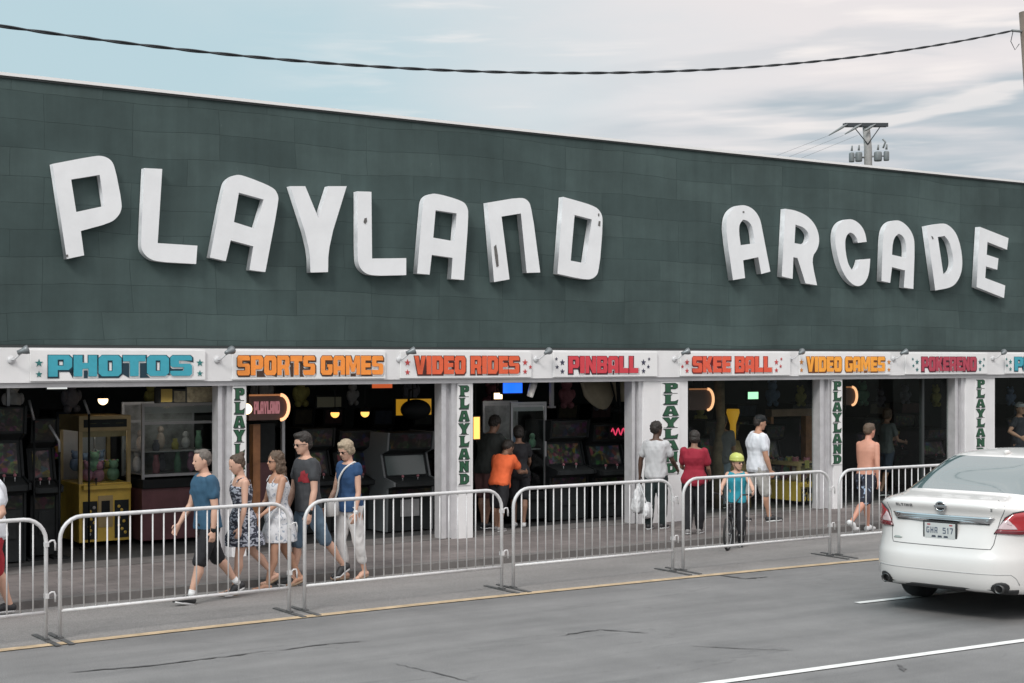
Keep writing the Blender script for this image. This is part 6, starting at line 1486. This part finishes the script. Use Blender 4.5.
    patch('dealer_badge', [(ph(.50), .735), (ph(.40), .735), (ph(.38), .745), (ph(.42), .755), (ph(.48), .755)], mat('badge_dull', (.30, .33, .31), .4), .004, .002)
    # wheels
    for x in (-1.22, 1.38):
        for s in (1, -1):
            w = bpy.data.objects.new('wheel', None); link(w, root); w.location = (x, s * .73, .325)
            Mx = Matrix.Rotation(R(90), 4, 'X'); mb = MB(); mb.lathe([(.20, -.105), (.27, -.112), (.312, -.10), (.325, -.07), (.327, 0), (.325, .07), (.312, .10), (.27, .112), (.20, .105)], M_TYRE, 48, Mx); mb.build('tyre', w)
            mb = MB(); mb.lathe([(.205, -.09), (.20, -.02), (.205, .09), (.19, .08), (.185, 0), (.19, -.08)], M_RIM, 40, Mx)
            for k in range(5): Q = Matrix.Rotation(R(72 * k), 4, 'Y') @ Matrix.Translation((0, s * .085, 0)); mb.box(-.022, .022, -.012, .012, .02, .19, M_RIM, Q)
            mb.lathe([(0, -.0), (.045, 0), (.045, .02), (0, .02)], M_RIM, 20, Matrix.Translation((0, s * .085, 0)) @ Matrix.Rotation(R(-90 * s), 4, 'X')); mb.build('rim', w)
            mb = MB(); mb.lathe([(0, 0), (.18, 0), (.18, .01), (0, .01)], M_PLA, 24, Matrix.Translation((0, s * .03, 0)) @ Mx); mb.build('brake_disc', w)
    # mirrors, door handles, head lights, antenna
    for s in (1, -1):
        mb = MB(); mb.ell((.78, s * .98, 1.02), .09, .12, .075, M_PAINT, 16, 10); mb.tube([(.80, s * .84, .99), (.78, s * .95, 1.0)], .02, M_PAINT); mb.build('wing_mirror', root)
        for x in (-.98, .22): mb = MB(); mb.tube([(x - .09, s * .897, .87), (x - .06, s * .922, .875), (x + .06, s * .922, .88), (x + .09, s * .897, .88)], .011, M_CHR, 8); mb.build('door_handle', root)
        for pts in ([(-.14, .24), (-.14, .98)], [(-1.12, .42), (-1.05, .95)], [(.98, .26), (1.0, .93)]):
            Q = []
            for k in range(13):
                t = k / 12; xx = pts[0][0] + (pts[1][0] - pts[0][0]) * t; zz = pts[0][1] + (pts[1][1] - pts[0][1]) * t; h = bv.ray_cast(Vector((xx, s * 3, zz)), Vector((0, -s, 0)))
                if h[0]: Q.append(h[0])
            mb = MB(); mb.tube(Q, .0038, M_SEAM, 6); mb.build('door_gap', root)
        patch('head_light', [(s * .55, .62), (s * .95, .63), (s * 1.15, .72), (s * .9, .735), (s * .6, .69)][::s], M_CLR, .006, .01, front=True, ax=1.6)
    patch('front_grille', [(-.42, .45), (.42, .45), (.48, .62), (-.48, .62)], M_PLA, .005, .008, front=True, ax=1.6)
    patch('front_plate', [(-.17, .40), (.17, .40), (.17, .47), (-.17, .47)], M_CHR, .016, .006, front=True, ax=1.6)
    mb = MB(); mb.loft([ering(Vector((-.80 + t, 0, 1.483 + h / 2)), Vector((0, 1, 0)), Vector((0, 0, 1)), w_, .004 + h / 2, 12) for t, w_, h in ((-.03, .012, .035), (.02, .03, .04), (.10, .025, .02), (.15, .008, .004))], M_PAINT); mb.build('roof_antenna', root)
    # high brake lamp edge strip inside the rear window base
    return root
car = build_car()

# ================================================================== POLES AND WIRES
M_WOODP = mat('weathered_pole_wood', (.17, .13, .105), .9, var=.35, vscale=5, bump=.5, bscale=30)
M_WIRE = mat('black_cable', (.02, .024, .028), .6); M_INS = mat('grey_insulator', (.20, .21, .21), .5); M_CAN = mat('transformer_grey', (.16, .175, .18), .5, var=.2, vscale=6)
PY = 24.0
def pxz(px, py, Y): return Vector(((px - 512) / F * Y, Y, CH - (py - HY) * Y / F))
ptop = pxz(1025.5, 12, PY); lean_ = Vector((.055, 0, 0)) * 1.0
base = Vector((ptop.x + .62, PY - .0, 0))
pr = thing('utility_pole', tuple(base), 0, 'brown wooden pole at the right photo edge that the long cable ends on', 'utility pole')
mb = MB(); mb.tube([(0, 0, -.3), (ptop.x - base.x, 0, ptop.z)], [.15, .105], M_WOODP, 16); mb.build('pole', pr)
cend = pxz(1012, 30.5, PY - .1)
mb = MB(); mb.tube([tuple(cend - base), tuple(cend - base + Vector((.26, .10, 0)))], .022, M_INS, 8); mb.build('cable_clamp', pr)
mb = MB(); mb.tube([cend - base + Vector((.02, 0, 0)), cend - base + Vector((-.02, 0, -.18)), cend - base + Vector((.05, 0, -.32)), cend - base + Vector((.12, 0, -.22))], .007, M_WIRE, 6); mb.build('drip_loop', pr)
def onparam(px, py):       # cable runs parallel to the street, through cend
    d = Vector((.83, .558, 0)); k = (px - 512) / F
    t = (k * cend.y - cend.x) / (d.x - k * d.y); Y = cend.y + d.y * t; return t, CH - (py - HY) * Y / F
sm = [onparam(0, 26), onparam(130, 43), onparam(256, 57.5), onparam(400, 68.5), onparam(512, 72.3), onparam(640, 72), onparam(760, 66), onparam(880, 54), onparam(950, 43.5), (0.0, cend.z)]
cf = np.polyfit([a for a, b in sm], [b for a, b in sm], 3)
T0 = -24.0
def cab(t): return Vector((cend.x + .83 * t, cend.y + .558 * t, float(np.polyval(cf, t))))
strands = []
mb = MB(); N_ = 420
for ph_ in (0, math.pi):
    P = []
    for i in range(N_ + 1):
        t = T0 + (0 - T0) * i / N_; a = t * 2 * math.pi / .8 + ph_; P.append(cab(t) + Vector((-.558, .83, 0)) * (.009 * math.cos(a)) + Vector((0, 0, .009 * math.sin(a))))
    mb.tube(P, .0105, M_WIRE, 6)
o = mb.build('overhead_cable'); tag(o, 'long twisted black cable sagging across the sky above the building', 'cable')
e = cab(T0); r2 = thing('utility_pole', (e.x, e.y, 0), 0, 'wooden pole outside the left photo edge that carries the cable', 'utility pole')
mb = MB(); mb.tube([(0, 0, -.3), (0, 0, e.z + .4)], [.15, .11], M_WOODP, 14); mb.build('pole', r2)

M_XARM = mat('dark_crossarm', (.05, .055, .06), .9)
def far_pole():
    Y = 62.0; b = pxz(868, 160, Y); r = thing('power_pole', (b.x, Y, 0), 0, 'far power pole with a crossarm and transformers rising behind the roof', 'power pole')
    zt = CH + (HY - 125) * Y / F; s = Y / F; tx = (866 - 868) * s
    mb = MB(); mb.tube([(.06, 0, -.3), (0, 0, zt - 1), (tx, 0, zt)], [.22, .17, .155], mat('pale_pole', (.32, .31, .30), .8, var=.2), 14); mb.build('pole', r)
    for dy, zz in ((-.16, .0), (.16, .03)):
        mb = MB(); M_ = Matrix.Rotation(R(0), 4, 'Y'); mb.box(-.95 + tx, .90 + tx, dy - .05, dy + .05, zt - .10 + zz, zt + .06 + zz, M_XARM, M_ @ Matrix.Translation((0, 0, .0))); mb.build('crossarm', r)
    for sx in (-.55, .55): mb = MB(); mb.tube([(tx * .6, -.18, zt - .85), (tx + sx, -.18, zt - .12)], 0.022, M_XARM, 6); mb.build('brace', r)
    for sx, L_ in ((-.85, 1.0), (-.25, .9), (.35, .6)):
        a = Vector((tx + sx, -.25, zt)); d = Vector((-.85, -.2, -.52)).normalized(); mb = MB(); mb.tube([a, a + d * .25, a + d * .5, a + d * L_], [.02, .06, .05, .02], M_INS, 8); mb.build('insulator', r)
    for sx, zz, rr in ((-.72, -1.40, .12), (-.42, -1.38, .15), (.40, -1.36, .17), (.76, -1.34, .12)):
        mb = MB(); mb.lathe([(0, -.20), (rr * .9, -.20), (rr, -.15), (rr, .15), (rr * .85, .20), (0, .22)], M_CAN, 16, Matrix.Translation((sx, -.1, zt + zz))); mb.tube([(sx, -.1, zt + zz + .28), (sx + .02, -.1, zt + zz + .50)], [.05, .03], M_INS, 8); mb.tube([(sx, -.1, zt + zz), (0, 0, zt + zz)], .03, M_INS, 6); mb.build('transformer', r)
    mb = MB(); mb.tube([(.62, -.1, zt - 1.0), (.72, -.1, zt - .75), (.60, -.1, zt - .62)], .04, M_INS, 6); mb.build('fuse_arm', r)
    for k, (sx, sl) in enumerate(((-.85, 1), (-.25, .9), (.35, .8))):
        a = Vector((b.x + tx + sx - .8, Y - .4, zt - .5)); q = a + Vector((-34, -6, -9.2 - k * .3)); P = [a.lerp(q, t / 14) + Vector((0, 0, -1.4 * math.sin(math.pi * t / 14))) for t in range(15)]
        mb = MB(); mb.tube(P, .005, M_WIRE, 5); w = mb.build('power_wire'); tag(w, 'thin power wire running down to the left from the far power pole', 'wire', 'thin power wires from the far pole')
far_pole()
